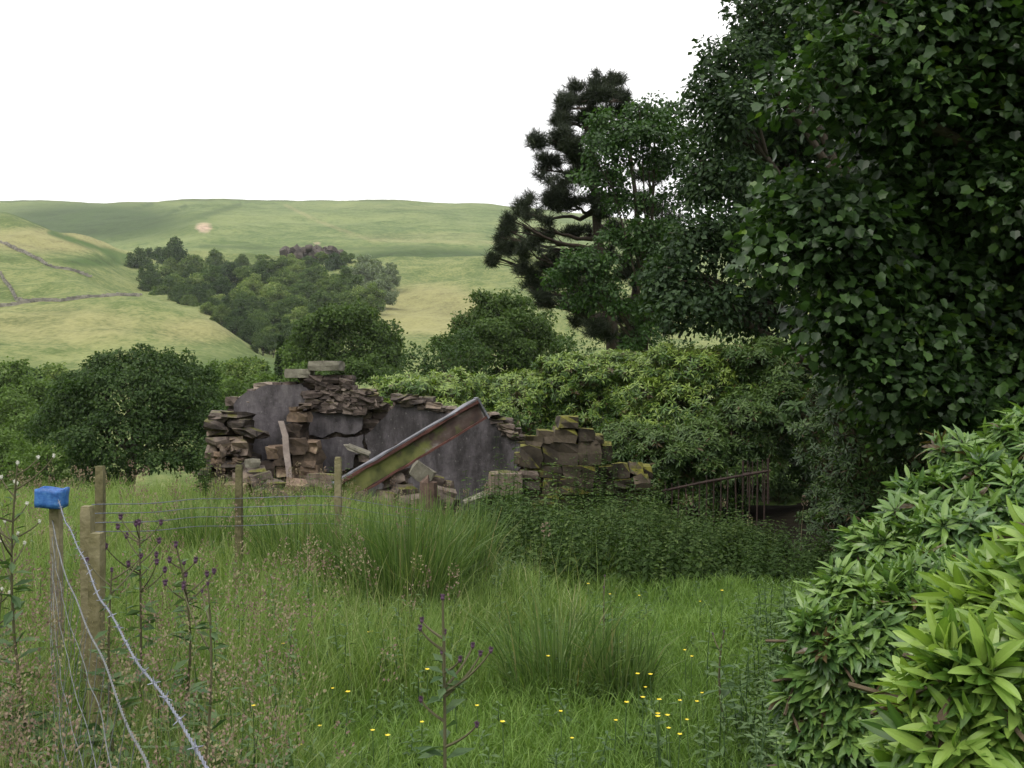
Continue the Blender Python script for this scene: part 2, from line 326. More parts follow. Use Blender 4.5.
for i, u in enumerate(US):
    wgt = np.clip((u-330)/170, 0, 1)
    nr = [(a, z1*(1-wgt)+np.interp(a, *zip(*NEAR_R))*wgt) for a, z1 in NEAR]
    k = nr+PROF[u]
    tab[i] = np.interp(RS, *zip(*k))
for _ in range(3):                                     # soften the knots along the depth
    tab[:, 62:-1] = .25*tab[:, 61:-2]+.5*tab[:, 62:-1]+.25*tab[:, 63:]

_pr = np.random.default_rng(3)
_waves = [(_pr.uniform(0, 2*np.pi), _pr.uniform(0, 2*np.pi), L_) for L_ in (2.2, 3.7, 6.1, 10, 17, 28, 47, 80, 130) for _ in range(3)]
def rough(x, y):
    r = np.hypot(x, y); z = 0
    for th, ph, Lw in _waves:
        amp = .008*Lw*np.clip((r-Lw*.8)/(Lw*3), 0, 1)*np.interp(r, [500, 900], [1, .45])+.004*(Lw < 7)
        z = z+amp*np.sin((x*np.cos(th)+y*np.sin(th))*2*np.pi/Lw+ph+1.3*np.sin((x*np.sin(th*1.7)+y*np.cos(th*1.7))*2*np.pi/(Lw*1.9)))
    return z
def gz(x, y):
    """height of the ground"""
    x = np.asarray(x, float); y = np.asarray(y, float)
    r = np.hypot(x, y); a = np.abs(np.arctan2(x, y))
    ye = r*np.where(a < R(35), np.cos(a), np.cos(R(35)))
    u = np.clip(np.where(y > .01, 512+F*x/np.maximum(y, .01), np.where(x > 0, 2000, -2000)), US[0], US[-1])
    iu = np.clip(np.searchsorted(US, u)-1, 0, len(US)-2); fu = (u-US[iu])/(US[iu+1]-US[iu]); fu = fu*fu*(3-2*fu)*.5+fu*.5
    ir = np.clip(np.searchsorted(RS, ye)-1, 0, len(RS)-2); fr = np.clip((ye-RS[ir])/(RS[ir+1]-RS[ir]), 0, 1)
    z = (tab[iu, ir]*(1-fr)+tab[iu, ir+1]*fr)*(1-fu)+(tab[iu+1, ir]*(1-fr)+tab[iu+1, ir+1]*fr)*fu
    far = np.clip((r-430)/300, 0, 1)
    z = z+far*.55*(2.6*np.sin(x/41+1.4*np.sin(y/120))*np.sin(y/150+x/210)+1.5*np.sin(x/19+y/60+2*np.sin(x/70)))
    mid_ = np.clip((r-120)/80, 0, 1)*(1-far); z = z+mid_*(.55*np.sin(x/13+1.2*np.sin(y/21))*np.sin(y/17+.6)+.3*np.sin(x/5.5+y/9))
    return z+rough(x, y)

AZ = np.concatenate([np.linspace(-180, -40, 57)[:-1], np.linspace(-40, 40, 401), np.linspace(40, 180, 57)[1:-1]])
AZ = np.radians(AZ); nA = len(AZ)
RG = np.concatenate([np.linspace(.3, 24, 70), np.geomspace(24.6, 2900, 230)])
X = np.sin(AZ)[None]*RG[:, None]; Y = np.cos(AZ)[None]*RG[:, None]; Z = gz(X, Y)
def sheet(name, i0, i1, mat, masks=None, hub=False):
    xs, ys, zs = X[i0:i1+1], Y[i0:i1+1], Z[i0:i1+1]
    V = np.stack([xs, ys, zs], -1).reshape(-1, 3); n = i1-i0
    i = np.arange(n)[:, None]; j = np.arange(nA)[None]; j2 = (j+1) % nA
    q = np.stack(np.broadcast_arrays(i*nA+j, (i+1)*nA+j, (i+1)*nA+j2, i*nA+j2), -1).reshape(-1, 4)[:, ::-1]
    g = Geo(); fs = [q]
    if hub: fs.append(np.arange(nA)[None])
    g.add(V, fs); o = g.build(name, mat, smooth=True)
    for k, fn in (masks or {}).items():
        at = o.data.attributes.new(k, 'FLOAT', 'POINT')
        val = fn(V[:, 0], V[:, 1]); at.data.foreach_set('value', val.astype(np.float32))
    return tag(o, kind='structure')
def UV(x, y):
    u = 512+F*x/np.maximum(y, 1e-3); z = gz(x, y); v = 384-F*(z-EYE)/np.maximum(y, 1e-3); return u, v
def blob(u, v, cu, cv, ru, rv): return np.clip(1.5-np.hypot((u-cu)/ru, (v-cv)/rv), 0, 1)
def seg(u, v, pts, wd):
    d = np.full_like(u, 1e9)
    for (a, b), (c, e) in zip(pts[:-1], pts[1:]):
        tt = np.clip(((u-a)*(c-a)+(v-b)*(e-b))/((c-a)**2+(e-b)**2), 0, 1)
        d = np.minimum(d, np.hypot(u-a-tt*(c-a), v-b-tt*(e-b)))
    return np.clip(1.4-d/wd, 0, 1)
iN, iH = int(np.searchsorted(RG, 62)), int(np.searchsorted(RG, 520))
def m_shade(x, y):      # bare soil under the right-hand trees, colour darkened to paint deep shade
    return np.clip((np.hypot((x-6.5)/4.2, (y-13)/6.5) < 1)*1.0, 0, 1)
sheet('ground', 0, iN, terrain_mat('field_soil', (.05, .09, .02), (.10, .155, .04), [('shaded_litter', (.013, .011, .007))], .3, 1.5, 9), {'shaded_litter': m_shade}, True)
def m_pale(x, y):  # pale fields, with patches of sun put into the grass colour
    u, v = UV(x, y); return np.maximum.reduce([blob(u, v, 60, 325, 120, 24)*.62, blob(u, v, 200, 330, 60, 16)*.7, blob(u, v, 430, 310, 60, 26), blob(u, v, 60, 240, 90, 14)*.9])
def m_dark(x, y):
    u, v = UV(x, y); return np.maximum.reduce([blob(u, v, 95, 262, 45, 6)*.8, seg(u, v, [(50, 232), (90, 246), (140, 262)], 4)*.8, blob(u, v, 20, 400, 90, 34)*.9, blob(u, v, 240, 385, 90, 30)*.9])
sheet('hillside', iN, iH, terrain_mat('hillside_grass', (.09, .124, .04), (.165, .185, .072), [('sunlit_pale_grass', (.205, .20, .088)), ('bracken', (.055, .092, .026))], .02, .14, .8), {'sunlit_pale_grass': m_pale, 'bracken': m_dark})
def m_soil(x, y):
    u, v = UV(x, y); return np.maximum(blob(u, v, 204, 228, 9, 5)*.8, blob(u, v, 320, 244, 7, 1.3)*.9)
def m_brk(x, y):
    u, v = UV(x, y); return np.maximum.reduce([blob(u, v, 90, 222, 110, 20)*.85, blob(u, v, 430, 262, 100, 13)*1.05, seg(u, v, [(130, 235), (180, 222), (240, 205)], 4)*.6, seg(u, v, [(60, 232), (110, 218), (150, 204)], 3)*.7, seg(u, v, [(110, 238), (150, 224), (185, 206)], 2.5)*.7, seg(u, v, [(20, 222), (60, 212), (90, 203)], 3)*.6, blob(u, v, 450, 258, 60, 8)*.6, seg(u, v, [(200, 246), (300, 250), (420, 247), (520, 250)], 3)*.55, seg(u, v, [(0, 201), (200, 200), (420, 200)], 1.5)*.6, np.full_like(u, .2)])
def m_track(x, y):
    u, v = UV(x, y); return np.maximum.reduce([seg(u, v, [(285, 205), (320, 222), (370, 240), (500, 243)], 2.2)*.75, blob(u, v, 400, 208, 90, 5)*.4, blob(u, v, 420, 236, 120, 5)*.5])
sheet('moorland', iH, len(RG)-1, terrain_mat('moor_grass', (.092, .132, .047), (.15, .182, .072), [('bracken', (.05, .078, .028)), ('track', (.18, .19, .085)), ('soil', (.40, .30, .22))], .008, .05, .3), {'bracken': m_brk, 'track': m_track, 'soil': m_soil})

# ------------------------------------------------------------------ leaf templates
DIA = np.array([(0, 0, 0), (.5, .34, .05), (1, 0, -.08), (.5, -.34, .05)]); DIA_F = [[(0, 1, 2), (0, 2, 3)]]
# sycamore: five lobes, folded along the midrib
_h = [(0, 0), (-.06, .28), (.12, .50), (.30, .44), (.58, .50), (.72, .26), (1, 0)]
SYC = np.array([(x, y, .12*y-.10*x*x) for x, y in _h]+[(x, -y, .12*y-.10*x*x) for x, y in _h[1:-1]])
SYC_F = [[(0, 6, 5, 4, 3, 2, 1)], [(0, 7, 8, 9, 10, 11, 6)]]
def lance(nseg, wd, fold, droop):
    V, Fq, Ft = [], [], []
    ts = np.linspace(0, 1, nseg+1)
    for i, tt in enumerate(ts):
        ww = wd*(1-abs(2*tt**.92-1.04)**2.4) if 0 < i < nseg else (.02 if i == 0 else 0.012)
        zc = -droop*tt*tt
        V += [(tt, 0, zc), (tt, ww, zc+fold*ww), (tt, -ww, zc+fold*ww)]
    for i in range(nseg):
        a, b = 3*i, 3*(i+1)
        Fq += [(a, b, b+1, a+1), (a, a+2, b+2, b)]
    return np.array(V), [Fq]
RH_N, RH_NF = lance(7, .115, .32, .2)
RH_M, RH_MF = lance(3, .13, .3, .2)

def crown(g, lobes, ncl, per, crad, lsize, T=DIA, TF=DIA_F, shell=(.72, 1.04), up=.55, flat=.25, rr=None, zmin=-.75, droop=.35, jit=.55, sub=7):
    """sprays of leaves over a list of lobes (x, y, z, rx, ry, rz)"""
    rr = rr or rng
    lb = np.asarray(lobes, float)
    if sub:
        ex = []
        for l in lb:
            ex.append([*l[:3], *(l[3:]*.82)])
            for _ in range(sub):
                dd = norm(rr.normal(size=3)+np.array([0, 0, .25])); s_ = rr.uniform(.17, .48)
                ex.append([*(l[:3]+dd*l[3:]*rr.uniform(.72, 1.16)), *(l[3:]*s_*np.array([1.1, 1.1, .8]))])
        lb = np.array(ex)
    wgt = (lb[:, 3]*lb[:, 4]+lb[:, 4]*lb[:, 5]+lb[:, 3]*lb[:, 5]); wgt /= wgt.sum()
    k = rr.choice(len(lb), int(ncl*1.8), p=wgt)
    d = norm(rr.normal(size=(len(k), 3))); ok = d[:, 2] > zmin
    k, d = k[ok], d[ok]
    c = lb[k, :3]+d*lb[k, 3:]*rr.uniform(shell[0], shell[1], (len(k), 1))*(1+.10*np.sin(d[:, :1]*7+k[:, None])*np.sin(d[:, 2:]*6+k[:, None]*2))
    inside = np.zeros(len(k), bool)
    for i in range(len(lb)):
        q = np.linalg.norm((c-lb[i, :3])/lb[i, 3:], axis=1); inside |= (q < .62) & (k != i)
    k, d, c = k[~inside][:ncl], d[~inside][:ncl], c[~inside][:ncl]
    n = norm(d*np.array([.7, .7, .5])+np.array([0, 0, up])+rr.normal(size=d.shape)*.22)
    a = norm(np.cross(n, norm(rr.normal(size=n.shape)))); b = np.cross(n, a)
    th = rr.uniform(0, 2*np.pi, (len(c), per)); rad = np.sqrt(rr.uniform(.0, 1, (len(c), per)))*crad*rr.uniform(.6, 1.25, (len(c), 1))
    out = np.cos(th)[..., None]*a[:, None]+np.sin(th)[..., None]*b[:, None]
    hgt = rr.normal(size=th.shape)*flat*crad-droop*rad*rad/crad
    p = c[:, None]+out*rad[..., None]+n[:, None]*hgt[..., None]
    nn = n[:, None]+out*.35+rr.normal(size=p.shape)*jit
    tt = out+rr.normal(size=p.shape)*.45+np.array([0, 0, -.3])
    p, nn, tt = p.reshape(-1, 3), nn.reshape(-1, 3), tt.reshape(-1, 3)
    cl = np.repeat(rr.uniform(-.22, .22, len(c)), per)
    rnd = np.clip(rr.beta(2.2, 2.6, len(p))+cl, 0, 1)
    scatter(g, T, TF, p, frame(tt, nn), lsize*rr.uniform(.5, 1.35, len(p)), rnd)

def whorls(g, pos, axis, nl, length, elev, T, TF, base=.5, spread=.25, rr=None):
    rr = rr or rng
    n = len(pos); axis = norm(axis)
    a = norm(np.cross(axis, norm(rr.normal(size=axis.shape)))); b = np.cross(axis, a)
    th = (np.arange(nl)/nl*2*np.pi)[None]*1.0+rr.uniform(0, 6.3, (n, 1))+rr.normal(size=(n, nl))*.22
    e = np.radians(rr.normal(elev, 14, (n, nl)))
    rad = np.cos(th)[..., None]*a[:, None]+np.sin(th)[..., None]*b[:, None]
    t = np.cos(e)[..., None]*rad+np.sin(e)[..., None]*axis[:, None]
    nn = np.cos(e)[..., None]*axis[:, None]-np.sin(e)[..., None]*rad+rr.normal(size=t.shape)*.12
    p = pos[:, None]+t*.015
    bs = np.broadcast_to(np.asarray(base, float).reshape(-1, 1), (n, nl))
    rnd = np.clip(bs+rr.normal(size=(n, nl))*spread*.6, .07, 1)
    rnd = np.where((rr.uniform(size=(n, nl)) < .012) | (rr.uniform(size=(n, 1)) < .012), -.2, rnd)
    scatter(g, T, TF, np.broadcast_to(p, t.shape).reshape(-1, 3), frame(t.reshape(-1, 3), nn.reshape(-1, 3)), (length*rr.uniform(.65, 1.15, (n, nl))).ravel(), rnd.ravel(), np.where(np.arange(len(T)) % 3 == 0, .14, 0.))

def limbs(g, base, lobes, r0, rr, frac=.45, sides=7, cap=40):
    """trunk from base and a bent limb to each lobe"""
    lb = np.asarray(lobes, float); top = lb[np.argmax(lb[:, 2])]
    base = np.asarray(base, float)
    tip = np.array([(base[0]*.4+top[0]*.6), (base[1]*.4+top[1]*.6), top[2]])
    mid = (base+tip)/2+rr.normal(size=3)*np.array([.25, .25, 0])*r0*2
    path = bez(base, mid, tip, 14)
    tube(g, path, np.linspace(r0, r0*.16, 14)*np.array([1.35]+[1]*13), sides+2)
    for l in lb[:cap]:
        ha = np.clip((l[2]-base[2])/(tip[2]-base[2])*frac+rr.uniform(.05, .2), .08, .93)
        i = int(ha*13); s = path[i]; rad = r0*(1-.84*ha)*.55
        m_ = (s+l[:3])/2+np.array([0, 0, .12*np.linalg.norm(l[:3]-s)])
        tube(g, bez(s, m_, l[:3], 8), np.linspace(rad, rad*.2, 8), sides)
        for _ in range(3):
            e = l[:3]+norm(rr.normal(size=3))*l[3:]*.8
            q = bez(s, m_, l[:3], 8)[5]
            tube(g, bez(q, (q+e)/2+np.array([0, 0, .1]), e, 6), np.linspace(rad*.4, rad*.08, 6), 5)

def tree(name, u, y, lobes_px, label, cat, mat, ncl, per, crad, lsize, r0=.2, nlimb=40, bu=None, bark='bark', group=None, T=DIA, TF=DIA_F, seed=0, trunk_name='trunk', crown_name='crown', **kw):
    """lobes in (u, v, ru, rv, depth offset, depth radius factor)"""
    rr = np.random.default_rng(seed+100)
    bx = (u-512)/F*y; bz = float(gz(bx, y))
    o = thing(name, (bx, y, bz), label, cat, group)
    lob = []
    for l in lobes_px:
        uu, v, ru, rv = l[:4]; dy = l[4] if len(l) > 4 else 0; fd = l[5] if len(l) > 5 else 1
        p = px(uu, v, y+dy)-np.array([bx, y, bz]); s = (y+dy)/F
        lob.append((*p, ru*s, max(ru, rv)*s*fd, rv*s))
    if 'bush' in name:                                 # bushes are leafy down to the ground
        for l in list(lob):
            zc = l[2]-l[5]
            while zc > .2*l[5]: lob.append((l[0]*.9, l[1], zc, l[3]*.85, l[4]*.85, l[5]*.9)); zc -= l[5]
    g = Geo(); limbs(g, (0, 0, -.15), lob, r0, rr, cap=nlimb); g.build(trunk_name, M[bark], o, True)
    g = Geo(); crown(g, lob, ncl, per, crad, lsize, T, TF, rr=rr, **kw); g.build(crown_name, M[mat], o)
    return o, lob

def fill(u0, u1, v0, v1, n, ru, rv, dy, seed):
    rr = np.random.default_rng(seed)
    return [(rr.uniform(u0, u1), rr.uniform(v0, v1), ru*rr.uniform(.8, 1.25), rv*rr.uniform(.8, 1.25), rr.uniform(-dy, dy)) for _ in range(n)]

# ------------------------------------------------------------------ valley woodland: individual trees
def wood_proto(name, mat, seed, conif=False):
    rr = np.random.default_rng(seed)
    o = thing(name, (0, 0, 0), 'tree', 'tree', 'trees of the valley wood')
    lob = [(0, 0, 9.6, 3.0, 3.0, 3.6)]
    for k in range(11):
        th = rr.uniform(0, 6.3); lob.append((3.3*math.cos(th), 3.3*math.sin(th), rr.uniform(4.0, 10.5), rr.uniform(1.5, 2.4), rr.uniform(1.5, 2.4), rr.uniform(1.2, 2.0)))
    g = Geo(); limbs(g, (0, 0, -4), lob, .28, rr, sides=5); g.build('trunk', M['bark'], o, True)
    g = Geo(); crown(g, lob, 900, 14, .7, .5, rr=rr, flat=.3, zmin=-.95, sub=3); g.build('crown', M[mat], o)
    return o
protos = [wood_proto('broadleaf_tree', 'wood_tree', 1), wood_proto('broadleaf_tree', 'wood_tree', 2), wood_proto('broadleaf_tree', 'wood_dark', 3), wood_proto('broadleaf_tree', 'wood_dark', 4), wood_proto('broadleaf_tree', 'wood_pale', 5)]
WOOD = [(143, 272, 15, 2), (160, 265, 15, 3), (178, 267, 17, 2), (196, 273, 17, 3), (213, 270, 14, 2), (152, 284, 12, 2), (172, 286, 14, 3), (193, 292, 15, 0), (214, 289, 16, 1), (232, 283, 16, 3),
        (238, 301, 15, 0), (255, 293, 16, 1), (221, 307, 12, 0), (252, 315, 15, 3), (270, 301, 16, 0), (285, 291, 15, 1), (274, 322, 14, 2), (291, 312, 14, 0), (262, 270, 12, 3), (282, 271, 12, 1),
        (300, 277, 13, 1), (317, 282, 14, 0), (306, 294, 14, 0), (332, 270, 13, 2), (346, 285, 14, 1), (364, 279, 17, 4), (381, 291, 13, 4), (356, 299, 14, 0), (336, 299, 13, 1), (318, 308, 13, 0),
        (300, 325, 14, 1), (268, 338, 12, 3), (286, 335, 11, 1), (240, 266, 9, 2), (345, 266, 9, 1), (375, 272, 10, 4), (322, 262, 8, 0), (390, 278, 9, 4), (236, 322, 10, 3), (205, 303, 9, 2), (186, 306, 9, 3)]
wl_text = {0: 'mid green round crowned tree in the valley wood below the moor', 1: 'mid green round crowned tree in the valley wood below the moor',
           2: 'dark green round tree in the valley wood beside the hill field', 3: 'dark green round tree in the valley wood beside the hill field', 4: 'pale silvery green round tree at the right end of the valley wood'}
WOOD += [(148, 292, 10, 2), (161, 296, 10, 3), (176, 301, 10, 2), (191, 307, 10, 3), (206, 314, 10, 0), (221, 321, 10, 2), (236, 329, 10, 3), (250, 337, 10, 2), (262, 345, 9, 3), (168, 276, 13, 2), (204, 284, 14, 3), (226, 295, 14, 2), (246, 284, 13, 0), (264, 286, 14, 2), (280, 305, 13, 1), (302, 308, 13, 0), (326, 292, 12, 1), (345, 308, 13, 0), (240, 312, 13, 2), (262, 326, 12, 0), (296, 338, 12, 3), (312, 322, 12, 1), (290, 268, 10, 1), (310, 266, 9, 0), (372, 302, 12, 1), (185, 297, 10, 2), (200, 301, 11, 3), (213, 304, 11, 2), (172, 293, 10, 3), (224, 312, 11, 2), (192, 285, 12, 2), (258, 330, 11, 3), (272, 344, 9, 3), (152, 290, 11, 3), (167, 295, 11, 2), (183, 300, 11, 3), (199, 305, 11, 2), (212, 310, 10, 3), (178, 290, 12, 0), (190, 293, 12, 2), (206, 297, 12, 3)]
used = set()
for i_, (u, v, r, kd) in enumerate(WOOD):
    v -= 3
    y = float(np.interp(v, [262, 285, 318, 345], [470, 385, 300, 245])); x = (u-512)/F*y
    zc = EYE+(384-v)/F*y; s = r*y/F/4.5
    o = protos[kd]
    loc = (x, y, zc-8.4*s)
    if kd not in used: used.add(kd); o.location = loc; o.scale = (s, s, s*1.02); o.rotation_euler = (0, 0, rng.uniform(0, 6)); o['label'] = wl_text[kd]
    else: copy_tree(o, loc, rng.uniform(0, 6.3), (s*rng.uniform(.95, 1.1), s*rng.uniform(.95, 1.1), s*rng.uniform(.9, 1.08)), wl_text[kd])

# quarry face and its rocks
CUBE = []
for a in (-1, 0, 1):
    for b_ in (-1, 0, 1):
        for c_ in (-1, 0, 1):
            if abs(a)+abs(b_)+abs(c_) > 0: CUBE.append((a, b_, c_))
CUBE = np.array(CUBE, float)*.5
_ix = {tuple(np.round(v*2).astype(int)): i for i, v in enumerate(CUBE)}
CQ = []
for ax in range(3):
    for s_ in (-1, 1):
        for p in (-1, 0):
            for q in (-1, 0):
                qd = []
                for (dp, dq) in ((0, 0), (1, 0), (1, 1), (0, 1)):
                    c = [0, 0, 0]; c[ax] = s_; c[(ax+1) % 3] = p+dp; c[(ax+2) % 3] = q+dq; qd.append(_ix[tuple(c)])
                CQ.append(qd if s_ > 0 else qd[::-1])
CQ = np.array(CQ)
def stones(g, pos, size, rotz=None, tilt=0, rnd=None, rnd_amt=.10, rr=None):
    """rough blocks: subdivided boxes with knocked-off corners"""
    rr = rr or rng
    pos = np.asarray(pos, float); n = len(pos); size = np.asarray(size, float)
    k = (np.abs(CUBE)*2).sum(1)
    pull = np.where(k == 3, .93, np.where(k == 2, .99, 1.0))[None, :, None]
    V = CUBE[None]*pull*(1+rr.normal(size=(n, 26, 1))*rnd_amt*.45)+rr.normal(size=(n, 26, 3))*rnd_amt*.42
    V = V*size[:, None]
    rz = np.zeros(n) if rotz is None else np.asarray(rotz, float)
    c, s = np.cos(rz), np.sin(rz); o0 = np.zeros(n); o1 = np.ones(n)
    Rz = np.stack([np.stack([c, -s, o0], -1), np.stack([s, c, o0], -1), np.stack([o0, o0, o1], -1)], 1)
    if tilt:
        a = rr.normal(size=n)*tilt; b2 = rr.normal(size=n)*tilt
        Rx = np.stack([np.stack([o1, o0, o0], -1), np.stack([o0, np.cos(a), -np.sin(a)], -1), np.stack([o0, np.sin(a), np.cos(a)], -1)], 1)
        Ry = np.stack([np.stack([np.cos(b2), o0, np.sin(b2)], -1), np.stack([o0, o1, o0], -1), np.stack([-np.sin(b2), o0, np.cos(b2)], -1)], 1)
        Rz = Rz@Rx@Ry
    V = np.einsum('nij,nkj->nki', Rz, V)+pos[:, None]
    fs = (CQ[None]+(np.arange(n)*26)[:, None, None]).reshape(-1, 4)
    rnd = rr.uniform(0, 1, n) if rnd is None else np.asarray(rnd)
    g.add(V.reshape(-1, 3), [fs], np.repeat(rnd, 26))

g = Geo(); rr = np.random.default_rng(5)
pp, ss = [], []
for k in range(64):
    u = rr.uniform(284, 344); y = 505+rr.uniform(-6, 6); v = 255-3*math.sin((u-284)/60*math.pi)+rr.uniform(-4, 5)
    pp.append(px(u, v, y)); ss.append(rr.uniform(1.6, 4.6, 3)*np.array([1.1, 1, 1.0]))
stones(g, pp, ss, rr.uniform(0, 3, 64), .35, rr=rr)
o = g.build('rock_outcrop', M['rock']); tag(o, 'dark rocky outcrop on the bank above the valley wood', 'rocks')
# distant hill walls
def hill_wall(pts, h, th, label):
    pts = [np.array([(u-512)/F*y, y]) for u, y in pts]
    g = Geo(); rr = np.random.default_rng(len(pts)); P_, S_, A_ = [], [], []
    for a, b2 in zip(pts[:-1], pts[1:]):
        Ln = np.linalg.norm(b2-a); n = int(Ln/1.3)+1
        for i in range(n):
            for lay in range(2):
                c = a+(b2-a)*(i+.5+.4*lay)/n; P_.append((c[0], c[1], gz(c[0], c[1])+h*(.2+.45*lay))); S_.append((1.5*rr.uniform(.9, 1.2), th, h*rr.uniform(.55, .72))); A_.append(math.atan2(b2[1]-a[1], b2[0]-a[0]))
    stones(g, P_, S_, A_, .04, rr=rr)
    return tag(g.build('drystone_wall', M['drystone']), label, 'stone wall', 'field walls on the hillside')
hill_wall([(-160, 258), (0, 259), (70, 261), (120, 264), (139, 264)], 1.0, .5, 'long pale drystone wall crossing the hillside and ending at the wood')
hill_wall([(-60, 395), (0, 375), (25, 350), (46, 338), (90, 345)], 1.0, .6, 'dark drystone wall curving along the upper hill field')
hill_wall([(0, 310), (14, 282), (26, 262)], 1.0, .6, 'short dark drystone wall running down to the long hillside wall')

# ------------------------------------------------------------------ trees of the middle distance
tree('leafy_tree', 128, 42, [(128, 400, 62, 44), (95, 390, 38, 32), (150, 380, 48, 32, 1), (70, 420, 34, 34), (180, 415, 38, 44, 1), (120, 440, 60, 38, -1), (190, 450, 34, 34, 0), (100, 462, 34, 26, -1), (158, 365, 30, 16, 2), (105, 366, 24, 16, 1), (200, 400, 20, 30, 2)],
     'dark green spreading tree left of the ruin, beyond the field edge', 'tree', 'dark_tree', 3000, 18, .30, .15, .28, seed=1)
tree('leafy_tree', 352, 78, [(352, 345, 46, 32), (330, 335, 24, 22), (372, 332, 24, 20, 1), (350, 322, 28, 17), (320, 352, 20, 24), (385, 355, 22, 26), (352, 370, 40, 22, -1)],
     'rounded mid green tree directly behind the chimney top of the ruin', 'tree', 'mid_tree', 2200, 15, .45, .25, .35, seed=2)
tree('leafy_tree', 505, 62, [(500, 325, 40, 28), (482, 318, 22, 18), (520, 330, 32, 28, 1), (470, 340, 28, 24), (535, 350, 26, 26), (500, 352, 46, 24, -1), (498, 303, 20, 12)],
     'rounded grey green tree left of the pine on the pale field edge', 'tree', 'mid_tree', 2200, 15, .38, .2, .3, seed=3)
tree('leafy_bush', 450, 56, [(440, 358, 30, 20), (468, 355, 28, 20, 1), (418, 362, 20, 15)],
     'low dark round bush left of the rounded grey green tree', 'bush', 'dark_tree', 900, 14, .32, .19, .15, seed=4, trunk_name='stem', crown_name='foliage')
tree('leafy_bush', 590, 58, [(575, 352, 28, 20), (610, 350, 26, 20, 1), (640, 356, 24, 18), (670, 352, 30, 22), (705, 348, 34, 18), (745, 348, 36, 20), (785, 346, 36, 22)],
     'dark low bush at the foot of the pine behind the rhododendrons', 'bush', 'dark_tree', 900, 14, .32, .19, .15, seed=5, trunk_name='stem', crown_name='foliage')
# slender young spruce
bx = (281-512)/F*112; bz = float(gz(bx, 112)); o = thing('spruce_tree', (bx, 112, bz), 'small narrow dark spruce standing above the scrub left of the ruin', 'tree')
ztop = EYE+(384-335)/F*112-bz
g = Geo(); tube(g, [(0, 0, -.2), (0, 0, ztop)], [.12, .02], 7); g.build('trunk', M['bark'], o)
g = Geo(); rr = np.random.default_rng(3); n = 2200
hh = rr.uniform(0, 1, n)**.8; rad = (1-hh)*1.25*np.sqrt(rr.uniform(.1, 1, n)); th = rr.uniform(0, 6.28, n)
p = np.stack([rad*np.cos(th), rad*np.sin(th), .6+hh*(ztop-.6)-rad*.35], -1)
t_ = np.stack([np.cos(th), np.sin(th), np.full(n, -.3)], -1); scatter(g, DIA, DIA_F, p, frame(t_+rr.normal(size=(n, 3))*.2, np.tile([0, 0, 1.], (n, 1))+rr.normal(size=(n, 3))*.3), np.full(n, .42), rr.uniform(0, .8, n))
g.build('crown', M['dark_tree'], o)
# scrub on the valley side: individual bushes
BUSH = [(8, 372, 22, 15, 92, 'scrub'), (40, 388, 20, 14, 85, 'scrub'), (12, 402, 24, 16, 76, 'scrub'), (30, 425, 22, 18, 66, 'scrub'), (4, 440, 24, 20, 60, 'scrub'), (22, 462, 28, 22, 52, 'scrub'), (52, 372, 13, 9, 100, 'wood_tree'),
        (-30, 392, 26, 18, 80, 'wood_tree'), (-40, 440, 28, 24, 60, 'scrub'), (213, 378, 18, 15, 90, 'scrub'), (236, 372, 20, 14, 96, 'wood_tree'), (254, 366, 14, 11, 104, 'wood_tree'), (232, 392, 24, 16, 76, 'scrub'), (262, 384, 18, 14, 84, 'scrub'), (295, 350, 14, 9, 110, 'scrub'),
        (222, 372, 10, 8, 118, 'wood_dark'), (246, 366, 10, 8, 128, 'wood_dark'), (192, 372, 14, 12, 98, 'dark_tree'), (300, 372, 14, 12, 92, 'scrub'), (50, 455, 26, 22, 50, 'scrub'), (396, 378, 16, 12, 70, 'dark_tree'), (210, 420, 18, 30, 60, 'dark_tree'), (58, 376, 9, 6, 150, 'wood_tree'), (30, 376, 10, 7, 140, 'wood_dark'), (286, 262, 9, 4, 500, 'wood_dark'), (301, 264, 8, 4, 500, 'wood_tree'), (318, 256, 7, 3, 508, 'wood_dark'), (338, 261, 9, 4, 500, 'wood_dark'), (262, 258, 8, 3, 505, 'wood_tree'), (66, 398, 16, 12, 76, 'scrub')]
bush_lab = {'scrub': 'bright green low bush on the valley side beyond the field edge', 'wood_tree': 'olive green low bush on the valley side beyond the field edge', 'wood_dark': 'small dark bush dotted on the grassy hillside', 'dark_tree': 'deep green low bush on the valley side near the ruin'}
for i, (u, v, ru, rv, y, mt) in enumerate(BUSH):
    k = np.random.default_rng(i+40); lb = [(u, v, ru*.75, rv*.8)]+[(u+k.uniform(-.7, .7)*ru, v+k.uniform(-.3, .55)*rv, ru*.45, rv*.5, k.uniform(-.6, .6)) for _ in range(5)]
    tree('hill_bush', u, y, lb, bush_lab[mt], 'bush', mt, 420, 13, min(y, 140)*.0056, min(y, 260)*.0033, .1, group='bushes of the valley side', seed=i+40, trunk_name='stem', crown_name='foliage')

